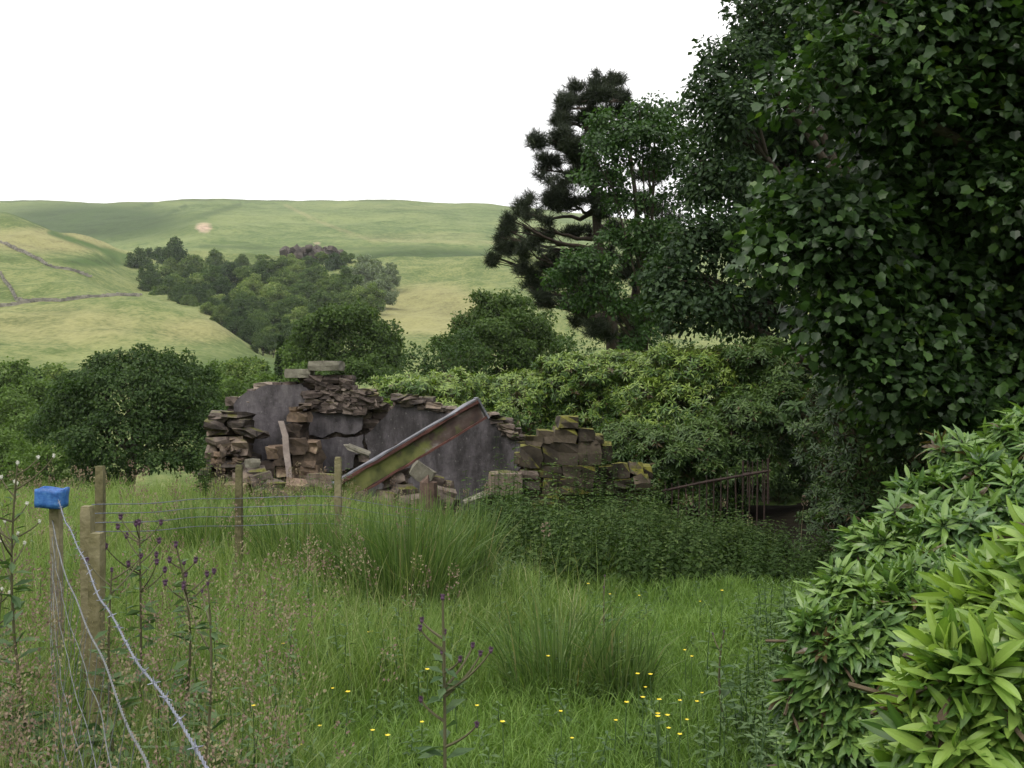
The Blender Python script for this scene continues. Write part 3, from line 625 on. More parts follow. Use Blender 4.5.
# ------------------------------------------------------------------ Scots pine and its neighbours
def pine():
    y = 33; u = 618; bx = (u-512)/F*y; bz = float(gz(bx, y))
    o = thing('pine_tree', (bx, y, bz), 'dark Scots pine with bare leaning limbs against the white sky', 'tree')
    B = np.array([bx, y, bz]); rr = np.random.default_rng(12)
    def P3(uu, v, dy=0): return px(uu, v, y+dy)-B
    g = Geo()
    trunk = np.array([[0, 0, -.3], P3(612, 330), P3(600, 260), P3(595, 200), P3(592, 150), P3(590, 95)])
    ts = np.linspace(0, 1, 26); tr = np.stack([np.interp(ts, np.linspace(0, 1, 6), trunk[:, i]) for i in range(3)], -1)
    tube(g, tr, np.linspace(.27, .05, 26), 10)
    t2 = np.array([[.3, .2, -.3], P3(632, 320, 1), P3(640, 260, 1.2), P3(636, 200, 1.3), P3(630, 150, 1.2)])
    tr2 = np.stack([np.interp(ts, np.linspace(0, 1, 5), t2[:, i]) for i in range(3)], -1)
    tube(g, tr2, np.linspace(.2, .05, 26), 9)
    L_ = [(590, 92, 24, 16), (612, 90, 14, 12), (575, 108, 20, 14), (552, 140, 24, 18), (575, 150, 22, 14), (548, 165, 16, 12), (545, 195, 24, 14), (570, 205, 20, 10), (532, 215, 14, 9), (585, 178, 18, 14), (612, 118, 16, 12), (570, 122, 16, 12), (598, 84, 10, 8), (622, 100, 12, 10), (592, 130, 18, 14), (560, 178, 16, 12), (600, 205, 18, 12), (620, 230, 18, 12), (585, 235, 20, 10), (660, 230, 16, 12), (668, 255, 14, 12), (610, 255, 20, 10), (575, 285, 22, 10), (640, 300, 20, 14), (615, 300, 20, 12), (590, 330, 20, 9), (655, 320, 18, 12), (540, 228, 12, 8), (530, 252, 16, 8),
          (505, 238, 11, 16), (498, 258, 8, 10), (522, 246, 18, 9), (545, 240, 18, 8), (548, 262, 24, 9), (520, 270, 14, 9), (575, 262, 22, 9), (560, 285, 24, 11), (588, 296, 22, 10), (600, 318, 24, 12), (570, 310, 18, 9), (545, 300, 14, 8), (622, 335, 22, 12), (640, 250, 20, 10), (655, 170, 18, 14), (650, 205, 16, 12), (632, 270, 18, 10), (530, 285, 10, 8), (512, 222, 8, 10)]
    lob = []
    for (uu, v, ru, rv) in L_:
        dy = rr.uniform(-2, 2); p = P3(uu, v, dy); s = y/F; lob.append((*p, ru*s, ru*s, rv*s))
        d = np.abs(tr[:, 2]-(p[2]-.12*abs(p[0]-tr[0, 0]))); i = int(np.argmin(d)); src = tr[i] if uu < 630 else tr2[min(25, i)]
        mid = (src+p)/2+np.array([0, 0, -.12*np.linalg.norm(p-src)])
        q = bez(src, mid, p, 9)+rr.normal(size=(9, 3))*.04; tube(g, q, np.linspace(.095, .02, 9), 6)
        for _ in range(5):
            e = p+norm(rr.normal(size=3))*np.array(lob[-1][3:])*.9; tube(g, bez(q[5], (q[6]+e)/2, e, 5), np.linspace(.03, .008, 5), 4)
    g.build('trunk', M['pine_bark'], o, True)
    g = Geo(); lb = np.array(lob); NEED = np.array([(0, .035, 0), (1, .012, 0), (1, -.012, 0), (0, -.035, 0)])
    ex = []
    for l in lb:
        for _ in range(6):
            dd = norm(rr.normal(size=3)); ex.append([*(l[:3]+dd*l[3:]*rr.uniform(.4, 1.25)), *(l[3:]*rr.uniform(.26, .52)*np.array([1.1, 1.1, .75]))])
    lb = np.array(ex)
    wgt = lb[:, 3]*lb[:, 5]; wgt /= wgt.sum(); k = rr.choice(len(lb), 6200, p=wgt)
    d = norm(rr.normal(size=(6200, 3))); c = lb[k, :3]+d*lb[k, 3:]*rr.uniform(.35, 1.05, (6200, 1))
    ax = norm(d*np.array([1, 1, .5])+np.array([0, 0, .7])+rr.normal(size=d.shape)*.3)
    per = 26
    t_ = norm(ax[:, None]*rr.uniform(-.2, 1.3, (6200, per, 1))+rr.normal(size=(6200, per, 3))*.75)
    p = c[:, None]+ax[:, None]*rr.uniform(-.18, .12, (6200, per, 1))
    t_, p = t_.reshape(-1, 3), p.reshape(-1, 3)
    scatter(g, NEED, [[(0, 1, 2, 3)]], p, frame(t_, rr.normal(size=t_.shape)), rr.uniform(.16, .28, len(p)), np.clip(np.repeat(rr.uniform(0, .7, 6200), per)+rr.normal(size=len(p))*.15, 0, 1))
    g.build('crown', M['pine'], o)
pine()
tree('oak_tree', 636, 29, [(625, 140, 34, 26), (600, 150, 22, 20, -.5), (650, 130, 26, 22, .5), (640, 110, 22, 14), (610, 180, 22, 16), (655, 165, 20, 18, .5), (600, 265, 26, 14, -.5), (575, 262, 20, 12, -1), (640, 245, 22, 12), (560, 275, 16, 10, -1), (605, 290, 30, 16, -.5), (665, 200, 14, 16, .6), (660, 280, 22, 20), (645, 310, 20, 16), (680, 135, 14, 18, 1), (668, 112, 14, 12, 1), (602, 122, 22, 14), (660, 262, 22, 14), (645, 335, 22, 14), (585, 300, 20, 10), (622, 202, 22, 12), (640, 226, 20, 11), (610, 236, 18, 10), (684, 165, 12, 18, 1), (688, 200, 12, 16, 1), (594, 178, 16, 12), (668, 228, 18, 12)],
     'mid green broadleaf tree growing through the right side of the pine', 'tree', 'oak', 1500, 16, .32, .125, .13, nlimb=14, seed=8, shell=(.4, 1.05), sub=4)
# tall dark tree behind the sycamore
tree('beech_tree', 862, 20, [(800, 40, 56, 54), (748, 60, 34, 46, -1), (728, 110, 30, 40, -1), (815, -50, 56, 60), (724, 180, 30, 34, -1), (694, 235, 32, 24, -1.5), (676, 275, 28, 20, -1.5), (745, 250, 50, 44, -1), (700, 305, 44, 28, -1.5), (765, 310, 46, 36, -.5), (664, 302, 20, 20, -1.5), (840, 160, 60, 70, 2), (860, 260, 60, 60, 2), (880, 20, 70, 90, 2), (830, -130, 60, 70, 0), (708, 90, 16, 16, -1), (700, 160, 16, 22, -1), (756, 14, 20, 24, -1), (770, 140, 50, 46, 1), (800, 160, 60, 56, 3), (740, 170, 40, 40, 1.5), (900, 330, 50, 50, 2)],
     'tall dark dense tree rising out of the top of the photo behind the sycamore', 'tree', 'beech', 5600, 22, .40, .115, .34, seed=9, droop=.5)
# foreground sycamore: trunk out of frame on the right
SYL = [(905, 18, 70, 22, -.9), (985, 38, 70, 24, -.9), (852, 52, 50, 17, -.9), (806, 74, 36, 12, -1), (925, 80, 60, 20, -.8), (1005, 100, 62, 22, -.6), (872, 100, 40, 15, -.8), (960, -10, 90, 24, -.8), (870, -20, 50, 18, -.5), (1040, 10, 80, 30, -.9),
       (895, 140, 42, 18, -.2), (955, 150, 50, 20, .5), (1012, 170, 60, 24, .8), (800, 182, 44, 15, -.5), (842, 204, 50, 17, -.6), (782, 214, 32, 13, -.5), (884, 190, 40, 16, -.1), (822, 242, 54, 17, -.6), (905, 236, 56, 20, 0), (965, 222, 52, 20, .9), (790, 258, 30, 12, -.3),
       (862, 276, 56, 18, -.4), (932, 286, 60, 20, .2), (1004, 262, 60, 24, 1.0), (838, 312, 44, 14, -.3), (902, 326, 56, 17, -.2), (975, 332, 60, 20, .5), (872, 352, 40, 14, -.2), (935, 372, 56, 17, -.1), (1004, 378, 60, 20, .4), (890, 390, 40, 13, 0), (960, 405, 50, 14, .2), (1030, 320, 60, 22, .6),
       (900, 60, 90, 60, 1.6), (980, 200, 90, 110, 2.2), (1000, 330, 80, 70, 1.8), (900, 290, 60, 70, 1.4), (850, 230, 46, 50, 1.0), (1010, 60, 80, 90, 1.6), (940, 130, 60, 60, 1.8),
       (1090, 100, 90, 60, -.4), (1100, 280, 90, 60, 0), (1100, 190, 90, 50, .2), (900, -70, 110, 40, -.3), (1040, -90, 110, 50, -.4), (1180, 60, 120, 110, .5), (1000, -190, 160, 70, .6), (1200, 260, 110, 110, .5), (1120, -230, 150, 90, .8), (1090, 380, 80, 40, .3), (985, 120, 44, 18, .3), (1015, 215, 44, 20, .4), (950, 190, 40, 16, .4), (1010, 300, 44, 20, .4), (960, 262, 44, 18, .3), (985, 350, 50, 18, .3), (930, 110, 40, 16, .2), (1000, 165, 40, 20, -.7), (1030, 190, 40, 20, -.7), (985, 145, 30, 14, -.6)]
sy, sy_l = tree('sycamore_tree', 1240, 8.4, SYL, 'big dark sycamore with broad lobed leaves filling the upper right', 'tree', 'sycamore', 5200, 30, .36, .072, .30, nlimb=5, seed=10, T=SYC, TF=SYC_F, droop=.8, up=.8, flat=.16, jit=.45, sub=3)
# extra trees added behind and beside it to block sky and darken the wood
tree('beech_tree', 1010, 24, [(1010, 60, 90, 90), (950, 180, 80, 80), (1060, 200, 90, 90), (980, 300, 80, 70), (1090, 60, 90, 100), (900, 350, 60, 50, -1), (1000, -60, 90, 80)],
     'added dark tree behind the sycamore branches, blocking the sky', 'tree', 'beech', 1500, 16, .6, .26, .34, seed=11)
tree('beech_tree', 1180, 15, [(1180, 100, 150, 150), (1100, 280, 110, 110), (1250, 260, 150, 150), (1150, -60, 150, 120), (1060, 370, 80, 70)],
     'added dark tree beyond the right edge behind the sycamore, blocking the sky', 'tree', 'beech', 1300, 16, .6, .24, .32, seed=12)

# ------------------------------------------------------------------ rhododendrons
def rhodo(u, y, lobes_px, label, mat, nw, nl, length, T, TF, base=.5, group=None, seed=0, elev=18, shell=(.8, 1.05), old=None, name='rhododendron_bush', zfac=.35, spread=.25, stems=24):
    rr = np.random.default_rng(seed+500)
    bx = (u-512)/F*y; bz = float(gz(bx, y)); B = np.array([bx, y, bz])
    o = thing(name, B, label, 'bush', group)
    lob = []
    for l in lobes_px:
        dy = l[4] if len(l) > 4 else 0; s = (y+dy)/F; lob.append((*(px(l[0], l[1], y+dy)-B), l[2]*s, (l[5] if len(l) > 5 else max(l[2], l[3]))*s, l[3]*s))
    for l in list(lob):                                  # leafy down to the ground
        zc = l[2]-l[5]*1.05
        while zc > .25*l[5] and not (y > 9 and 512+F*(l[0]+bx)/y > 745 and 512+F*(l[0]+bx)/y < 845): lob.append((l[0], l[1]+.12*l[4], zc, l[3]*.92, l[4]*.92, l[5])); zc -= l[5]*1.05
    nw = int(nw*(1+.45*(len(lob)/len(lobes_px)-1)))
    ex = []
    for l in lob:
        l = np.array(l); ex.append([*l[:3], *(l[3:]*.84)])
        for _ in range(6):
            dd = norm(rr.normal(size=3)+np.array([0, -.2, .3])); ex.append([*(l[:3]+dd*l[3:]*rr.uniform(.7, 1.0)), *(l[3:]*rr.uniform(.25, .45)*np.array([1.1, 1.1, .85]))])
    lb = np.array(ex)
    wgt = lb[:, 3]*lb[:, 4]+lb[:, 4]*lb[:, 5]+lb[:, 3]*lb[:, 5]; wgt /= wgt.sum()
    k = rr.choice(len(lb), int(nw*2), p=wgt); d = norm(rr.normal(size=(len(k), 3))); ok = d[:, 2] > -.55; k, d = k[ok], d[ok]
    c = lb[k, :3]+d*lb[k, 3:]*rr.uniform(shell[0], shell[1], (len(k), 1))
    bad = c[:, 2] < .05
    for i in range(len(lb)): bad |= (np.linalg.norm((c-lb[i, :3])/lb[i, 3:], axis=1) < .78) & (k != i)
    k, d, c = k[~bad][:nw], d[~bad][:nw], c[~bad][:nw]
    ax = norm(d+np.array([0, 0, .8])+rr.normal(size=d.shape)*.32)
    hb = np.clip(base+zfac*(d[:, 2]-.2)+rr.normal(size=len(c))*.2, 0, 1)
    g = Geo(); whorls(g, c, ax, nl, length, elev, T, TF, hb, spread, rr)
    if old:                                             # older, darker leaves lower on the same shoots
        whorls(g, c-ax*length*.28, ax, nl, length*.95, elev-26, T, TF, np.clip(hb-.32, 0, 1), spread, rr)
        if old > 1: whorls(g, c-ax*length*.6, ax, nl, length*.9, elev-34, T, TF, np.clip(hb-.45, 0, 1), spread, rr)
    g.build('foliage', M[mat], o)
    g = Geo()
    cen = np.array([lb[:, 0].mean(), lb[:, 1].mean(), -.1])
    for i in rr.choice(len(c), min(stems, len(c)), replace=False):
        s0 = cen+rr.normal(size=3)*np.array([.25, .2, 0]); e = c[i]-ax[i]*length*.3; m_ = np.array([e[0]*.4+s0[0]*.6, e[1]*.4+s0[1]*.6, e[2]*.55])
        tube(g, bez(s0, m_, e, 7), np.linspace(.016, .004, 7), 5)
    for i in range(len(c)):
        tube(g, [c[i]-ax[i]*length*1.6-d[i]*length*.6, c[i]-ax[i]*length*.5, c[i]], [.006, .005, .004], 4, cap=False)
    g.build('stem', M['twig'], o)
    return o
far = [(430, 395, 19, [(430, 392, 46, 22), (400, 392, 28, 18), (460, 388, 32, 20, .5), (410, 412, 40, 24), (450, 420, 50, 30)], 'pale green rhododendron showing above the plaster wall of the ruin', 'rhodo_far', .7, 900),
       (520, 400, 20, [(520, 392, 44, 26), (490, 398, 36, 24), (545, 395, 40, 30), (515, 425, 60, 40), (480, 420, 40, 34)], 'light green rhododendron behind the high end of the fallen beam', 'rhodo_far', .62, 1200),
       (600, 390, 19.5, [(600, 378, 46, 26), (570, 385, 36, 26), (632, 372, 40, 24, .5), (600, 415, 60, 44), (640, 410, 50, 44)], 'light green rhododendron rising directly behind the mossy stone wall', 'rhodo_far', .62, 1500),
       (690, 400, 18.5, [(690, 368, 46, 24), (660, 375, 40, 28), (725, 368, 44, 24, .5), (690, 410, 60, 46, -.5), (660, 430, 46, 46, -.5), (735, 405, 50, 44)], 'broad yellow green rhododendron behind the iron railing', 'rhodo_far', .72, 1900),
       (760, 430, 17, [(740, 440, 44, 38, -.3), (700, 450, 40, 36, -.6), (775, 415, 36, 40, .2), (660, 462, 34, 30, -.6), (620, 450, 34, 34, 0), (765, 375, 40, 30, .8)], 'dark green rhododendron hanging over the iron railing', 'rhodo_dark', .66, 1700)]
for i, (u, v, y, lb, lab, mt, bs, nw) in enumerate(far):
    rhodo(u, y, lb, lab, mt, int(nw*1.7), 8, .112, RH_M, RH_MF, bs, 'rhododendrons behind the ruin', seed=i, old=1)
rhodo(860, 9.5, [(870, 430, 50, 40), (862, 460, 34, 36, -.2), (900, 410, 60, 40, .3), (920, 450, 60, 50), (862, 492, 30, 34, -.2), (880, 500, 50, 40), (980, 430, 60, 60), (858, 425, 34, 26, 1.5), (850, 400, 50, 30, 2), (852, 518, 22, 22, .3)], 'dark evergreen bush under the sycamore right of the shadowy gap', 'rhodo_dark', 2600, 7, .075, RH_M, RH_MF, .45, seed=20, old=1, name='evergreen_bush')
rhodo(800, 21, [(800, 430, 70, 60), (850, 450, 70, 60), (790, 480, 60, 50), (900, 430, 70, 70), (840, 380, 60, 50), (800, 418, 50, 20, -4), (868, 480, 30, 50, -4)], 'dark bush added at the back of the gap to keep it dark', 'rhodo_dark', 1500, 7, .2, RH_M, RH_MF, .2, seed=21, old=1, name='evergreen_bush')  # added dark backdrop with overhanging lobes, so the gap stays in shade
rhodo(960, 4.7, [(980, 480, 44, 34), (938, 505, 34, 28, -.1), (1030, 445, 46, 34), (905, 530, 28, 24, -.1), (1010, 505, 56, 40, -.2), (950, 545, 46, 30, -.3), (1075, 470, 60, 60), (1020, 560, 60, 40), (875, 548, 24, 20, -.1)], 'tall green rhododendron at the right edge below the sycamore', 'rhodo_mid', 950, 9, .10, RH_M, RH_MF, .64, seed=22, old=1, elev=28)
rhodo(880, 3.6, [(862, 650, 44, 40), (834, 652, 32, 36), (885, 610, 48, 40, .1), (910, 640, 60, 50), (852, 700, 44, 40), (930, 600, 46, 32, .2), (970, 620, 60, 50), (812, 636, 22, 22), (845, 604, 26, 18, .1), (820, 690, 26, 26)], 'low grey green rhododendron bordering the mown strip on the right', 'rhodo_mid', 950, 9, .095, RH_M, RH_MF, .66, seed=23, old=1, elev=26)
rhodo(985, 2.0, [(1015, 660, 64, 66), (975, 700, 48, 50, -.1), (1040, 605, 56, 44, .05), (1060, 690, 80, 90), (1000, 750, 74, 60, -.1), (942, 760, 36, 36, 0), (1100, 630, 80, 90), (1030, 830, 100, 80), (985, 610, 30, 30, .1)], 'bright yellow green rhododendron with large leaves in the near right corner', 'rhodo_near', 430, 9, .098, RH_N, RH_NF, .74, seed=24, old=2, elev=38, stems=30)

# ------------------------------------------------------------------ ruin
def outline(poly, n_sub=6, jit=.02, rr=None):
    rr = rr or rng; out = []
    for a, b2 in zip(poly, poly[1:]+poly[:1]):
        a, b2 = np.array(a, float), np.array(b2, float)
        ns = max(1, min(n_sub, int(np.linalg.norm(b2-a)/.075)))
        for i in range(ns): out.append(a+(b2-a)*i/ns+np.clip(rr.normal(size=2), -1.6, 1.6)*min(jit, .016))
    return out
def slab_poly(name, poly_px, y, th, mat, parent, B, jit=.02, rr=None):
    pts = [(px(u, v, y)[0]-B[0], px(u, v, y)[2]-B[2]) for u, v in poly_px]
    pts = outline(pts, 9, jit*1.7, rr); n = len(pts)
    V = [(p[0], y-B[1], p[1]) for p in pts]+[(p[0], y-B[1]+th, p[1]) for p in pts]
    area = sum(pts[i][0]*pts[(i+1) % n][1]-pts[(i+1) % n][0]*pts[i][1] for i in range(n))
    idx = list(range(n)) if area > 0 else list(range(n))[::-1]
    g = Geo(); g.add(V, [idx]+[[idx[i], idx[i]+n, idx[(i+1) % n]+n, idx[(i+1) % n]] for i in range(n)]+[[i+n for i in idx[::-1]]])
    return g.build(name, M[mat], parent)
def wall_stones(g, x0, x1, y, th, ztop, rr, ch=(.09, .2), ln=(.14, .42), z0=-.25, prot=.03, core=True, rel=None):
    """coursed rubble between x0 and x1 up to the ragged profile ztop(x)"""
    P_, S_ = [], []; z = z0; zmax = max(ztop(x) for x in np.linspace(x0, x1, 60))
    while z < zmax:
        h = rr.uniform(*ch); x = x0-rr.uniform(0, .04)
        while x < x1:
            l = rr.uniform(*ln); l = l if x+l < x1-.1 else max(.08, x1-x+rr.uniform(0, .05)); xc = x+l/2
            if z+h*.6 < ztop(min(max(xc, x0), x1)) and xc > x0-.05 and xc < x1+.05:
                P_.append((xc, y+rr.normal()*prot, z+h/2)); S_.append((l*.985, th*rr.uniform(.92, 1.08), h*1.0))
            x += l
        z += h
    stones(g, P_, S_, rr.normal(size=len(P_))*.03, .025, rr=rr)
    if core:
        n = max(2, int((x1-x0)/.3)); xs = np.linspace(x0+.06, x1-.06, n+1)
        for a, b2 in zip(xs[:-1], xs[1:]):
            zt = min(ztop(a), ztop(b2), ztop((a+b2)/2))-.16
            if zt < .1: continue
            d = th*.40; V = [(a, y-d, z0), (b2, y-d, z0), (b2, y+d, z0), (a, y+d, z0), (a, y-d, zt), (b2, y-d, zt), (b2, y+d, zt), (a, y+d, zt)]
            g.add(V, [[(0, 1, 5, 4), (1, 2, 6, 5), (2, 3, 7, 6), (3, 0, 4, 7), (4, 5, 6, 7)]], .15)
def profile(pts_px, y, B, extra=0):
    xs = [px(u, v, y)[0]-B[0] for u, v in pts_px]; zs = [px(u, v, y)[2]-B[2] for u, v in pts_px]
    return xs[0], xs[-1], (lambda x: float(np.interp(x, xs, zs)))

RY = 17.0
rb = np.array([(380-512)/F*RY, RY, float(gz((380-512)/F*RY, RY))])
ruin = thing('ruined_cottage', rb, 'roofless stone cottage ruin with dark cement rendered gable wall', 'ruin')
rr = np.random.default_rng(21)
top = [(229, 404), (236, 396), (258, 383), (285, 380), (312, 377), (316, 371), (346, 372), (352, 386), (366, 387), (380, 402), (395, 400), (410, 396), (430, 400), (445, 407), (470, 410), (487, 413), (505, 421), (520, 433), (529, 446), (534, 462)]
g = Geo(); x0, x1, f = profile(top, RY, rb); wall_stones(g, x0, x1, .15, .46, f, rr)
g.build('rear_wall', M['redstone'], ruin)
# back half: the gable's return walls going away, so the ruin has depth
rr2 = np.random.default_rng(22)
for xw, hmax in ((x0+.2, 1.35), (x1-.25, .9)):
    g = Geo(); P_, S_, A_ = [], [], []; z = -1.2
    while z < hmax:
        h = rr2.uniform(.12, .2); yy = .45
        while yy < 4.2:
            l = rr2.uniform(.25, .55)
            if z+h < hmax*(1-.16*yy)+.1*math.sin(yy*5): P_.append((xw, yy+l/2, z+h/2)); S_.append((l*.98, .42, h)); A_.append(math.pi/2+rr2.normal()*.03)
            yy += l
        z += h
    stones(g, P_, S_, A_, .03, rr=rr2); g.build('side_wall', M['stone'], ruin)
slab_poly('plaster', [(234, 405), (241, 396), (262, 386), (300, 384), (317, 397), (321, 404), (303, 412), (299, 424), (296, 440), (290, 520), (240, 520), (236, 430)], RY-.17, .10, 'render', ruin, rb, .018, rr)
for pl, yy_ in [([(306, 416), (322, 410), (348, 410), (364, 412), (362, 430), (350, 434), (336, 433), (322, 437), (307, 435)], .19), ([(308, 439), (322, 440), (337, 436), (351, 438), (363, 434), (363, 452), (354, 455), (352, 468), (338, 472), (318, 470), (313, 460)], .18),
                ([(318, 474), (338, 476), (350, 473), (345, 520), (320, 520)], .185), ([(366, 436), (380, 420), (396, 404), (408, 401), (428, 408), (440, 412), (436, 428), (440, 446), (430, 460), (434, 525), (364, 525), (368, 460)], .16),
                ([(432, 409), (444, 413), (470, 415), (488, 419), (504, 428), (520, 442), (524, 456), (518, 470), (508, 525), (425, 525), (422, 462), (432, 447), (428, 429)], .165)]:
    slab_poly('plaster', pl, RY-yy_, .09, 'render', ruin, rb, .02, rr)
g = Geo(); stones(g, [px(300, 373.5, RY)-rb+np.array([0, -.02, 0])], [(.46, .5, .16)], [.03], 0, [.5], .03, rr); g.build('coping_slab', M['slab'], ruin)
g = Geo(); stones(g, [px(327, 366, RY)-rb+np.array([0, -.05, 0])], [(.55, .55, .17)], [-.05], 0, [.7], .03, rr); g.build('coping_slab', M['slab'], ruin)
# broken pier on the left
g = Geo(); py = 16.0; pt = [(204, 413), (216, 412), (230, 413), (238, 420), (247, 430), (249, 445), (246, 470), (250, 500)]
x0, x1, f = profile(pt, py, rb)
P_, S_, A_ = [], [], []; z = -.3
while z < 2.1:
    h = rr.uniform(.11, .24); x = x0+rr.uniform(-.02, .04); bite = .22*math.exp(-((z-.75)/.25)**2)
    while x < x1-bite-.02:
        l = rr.uniform(.16, .42); xc = x+l/2
        if z+h*.5 < f(xc): P_.append((xc+rr.normal()*.03, py-RY+.25+rr.normal()*.06, z+h/2)); S_.append((l, .7*rr.uniform(.8, 1.1), h*1.02)); A_.append(rr.normal()*.12)
        x += l
    z += h
stones(g, P_, S_, A_, .07, rnd_amt=.16, rr=rr); g.build('pier', M['stone'], ruin)
g = Geo(); n = 46; uu = rr.uniform(216, 241, n); vv = rr.uniform(446, 502, n)
stones(g, [px(a, c, py-.16)-rb for a, c in zip(uu, vv)], rr.uniform(.08, .2, (n, 3))*np.array([1, .8, .55]), rr.uniform(-.4, .4, n), .25, rr=rr, rnd_amt=.18); g.build('rubble_core', M['tanstone'], ruin)
# broken chimney jamb in the middle
g = Geo(); P_, S_ = [], []
for (u, v, wd, hh) in [(297, 430, 16, 14), (300, 416, 18, 9), (296, 410, 12, 6), (305, 406, 12, 5), (299, 445, 20, 14), (308, 458, 22, 14), (298, 470, 26, 14), (312, 446, 14, 10), (288, 455, 14, 14), (283, 470, 16, 12), (306, 482, 26, 12), (286, 484, 20, 12), (312, 470, 16, 12), (276, 452, 14, 10), (272, 468, 16, 14)]:
    P_.append(px(u, v, 16.3)-rb+np.array([0, rr.normal()*.05, 0])); S_.append((wd*.017*1.08, .42, hh*.017*1.1))
stones(g, P_, S_, rr.normal(size=len(P_))*.1, .06, rr=rr, rnd_amt=.14); g.build('chimney_jamb', M['tanstone'], ruin)
# loose courses around the chimney head
g = Geo(); n = 90; uu = rr.uniform(312, 376, n); vv = rr.uniform(376, 412, n); k = vv > np.interp(uu, [312, 345, 352, 366, 378], [376, 377, 388, 390, 402])+2; uu, vv = uu[k], vv[k]
stones(g, [px(a, c, RY-.16)-rb for a, c in zip(uu, vv)], np.stack([rr.uniform(.14, .34, len(uu)), rr.uniform(.16, .3, len(uu)), rr.uniform(.06, .13, len(uu))], -1), rr.normal(size=len(uu))*.2, .12, rr=rr, rnd_amt=.16); g.build('chimney_breast', M['redstone'], ruin)
for rows in ([(398+4*i, 396+1.2*i+rr.uniform(-2, 2)) for i in range(12)], [(490+3.2*i, 415+2.6*i+rr.uniform(-2, 2)) for i in range(13)], [(368+3*i, 392+3.4*i) for i in range(5)]):
    g = Geo(); n = len(rows)
    stones(g, [px(a, c, RY-.05)-rb for a, c in rows], np.stack([rr.uniform(.14, .3, n), rr.uniform(.25, .45, n), rr.uniform(.06, .12, n)], -1), rr.normal(size=n)*.2, .12, rr=rr, rnd_amt=.16); g.build('wall_top', M['stone'], ruin)
stones(g, [px(a, c, RY-.05)-rb for a, c in rows], np.stack([rr.uniform(.14, .3, len(rows)), rr.uniform(.25, .45, len(rows)), rr.uniform(.06, .12, len(rows))], -1), rr.normal(size=len(rows))*.2, .12, rr=rr, rnd_amt=.16); g.build('wall_top', M['stone'], ruin)

# leaning timber: a bent grey plank propped on the jamb
g = Geo(); pts = np.array([px(280.5, 421, 15.9), px(285, 436, 15.85), px(286, 452, 15.8), px(288, 466, 15.75), px(289.5, 482, 15.7)])
V = []
for p in pts: w_ = .05-.018*abs(p[2]-.55); V += [p+np.array([-w_, 0, 0]), p+np.array([w_, .02, 0]), p+np.array([w_, .06, 0]), p+np.array([-w_, .04, 0])]
q = [[4*i+a, 4*i+4+a, 4*i+4+(a+1) % 4, 4*i+(a+1) % 4] for i in range(4) for a in range(4)]
g.add(V, [q, [(0, 1, 2, 3)], [(19, 18, 17, 16)]]); tag(g.build('timber_plank', M['plank']), 'bent grey plank leaning against stones in the middle of the ruin', 'plank')

# fallen steel beam
A_, B_ = px(344, 490, 14.7), px(481, 409, 15.3)
ax = norm(B_-A_); Lb = float(np.linalg.norm(B_-A_))
beam = bpy.data.objects.new('fallen_beam', None); COL.objects.link(beam)
tag(beam, 'rusty grey steel beam fallen across the ruin, moss at its low end', 'beam')
upv = norm(np.array([0, .02, 1.0])); upv = norm(upv-ax*np.dot(upv, ax)); sidev = np.cross(upv, ax)   # sidev points away from the viewer
from mathutils import Matrix
beam.matrix_world = Matrix([[ax[0], sidev[0], upv[0], A_[0]], [ax[1], sidev[1], upv[1], A_[1]], [ax[2], sidev[2], upv[2], A_[2]], [0, 0, 0, 1]])
def bar(name, mat, x0, x1, y0, y1, z0, z1, nx=14, jit=.006):
    g = Geo(); k = np.random.default_rng(len(name)+int(abs(z0)*100)); V = []
    for x in np.linspace(x0, x1, nx+1):
        j = k.normal(size=4)*jit
        V += [(x, y0+j[0], z0+j[1]), (x, y1, z0+j[2]), (x, y1, z1+j[3]), (x, y0+j[0], z1+j[1])]
    q = [[4*i+a, 4*i+(a+1) % 4, 4*i+4+(a+1) % 4, 4*i+4+a] for i in range(nx) for a in range(4)]
    g.add(V, [q, [(3, 2, 1, 0)], [(4*nx, 4*nx+1, 4*nx+2, 4*nx+3)]]); return g.build(name, M[mat], beam)
bar('top_flange', 'flange', -.1, Lb, -.115, .10, .165, .188)
bar('flange_lip', 'rust_edge', -.1, Lb, -.117, -.095, .12, .1648)
bar('web', 'web', -.1, Lb-.02, -.06, -.02, -.14, .1648)
bar('bottom_flange', 'rust_edge', -.1, Lb, -.125, .14, -.168, -.1405)
bar('end_plate', 'flange', Lb+.002, Lb+.03, -.13, .15, -.18, .198, 1, 0)

# mossy stepped wall on the right
WY = 14.6; wb = np.array([(570-512)/F*WY, WY, float(gz((570-512)/F*WY, WY))])
wall = thing('ruined_wall', wb, 'mossy stepped remnant of stone wall right of the fallen beam', 'wall')
def blocks(name, L_, mat, y, dep, amt=.10, tilt=.05):
    g = Geo(); k = np.random.default_rng(len(L_)*7)
    stones(g, [px((a+c)/2, (b2+d)/2, y)-wb+np.array([0, k.normal()*.03, 0]) for a, b2, c, d in L_], [((c-a)*y/F*.99, dep*k.uniform(.9, 1.1), (d-b2)*y/F*1.0) for a, b2, c, d in L_], k.normal(size=len(L_))*.04, tilt, rr=k, rnd_amt=amt)
    return g.build(name, M[mat], wall)
blocks('block_course', [(541, 441, 578, 463), (578, 440, 600, 464), (600, 443, 612, 460), (519, 445, 541, 466), (526, 436, 542, 446), (553, 427, 576, 441), (576, 428, 594, 441), (537, 430, 554, 443), (557, 416, 577, 427), (514, 452, 524, 463), (594, 434, 603, 443)], 'darkstone', WY+.05, .5)
g = Geo(); rr3 = np.random.default_rng(31); pr = [(487, 494), (500, 484), (515, 470), (525, 464), (535, 462), (612, 460), (626, 464), (645, 468), (648, 490)]
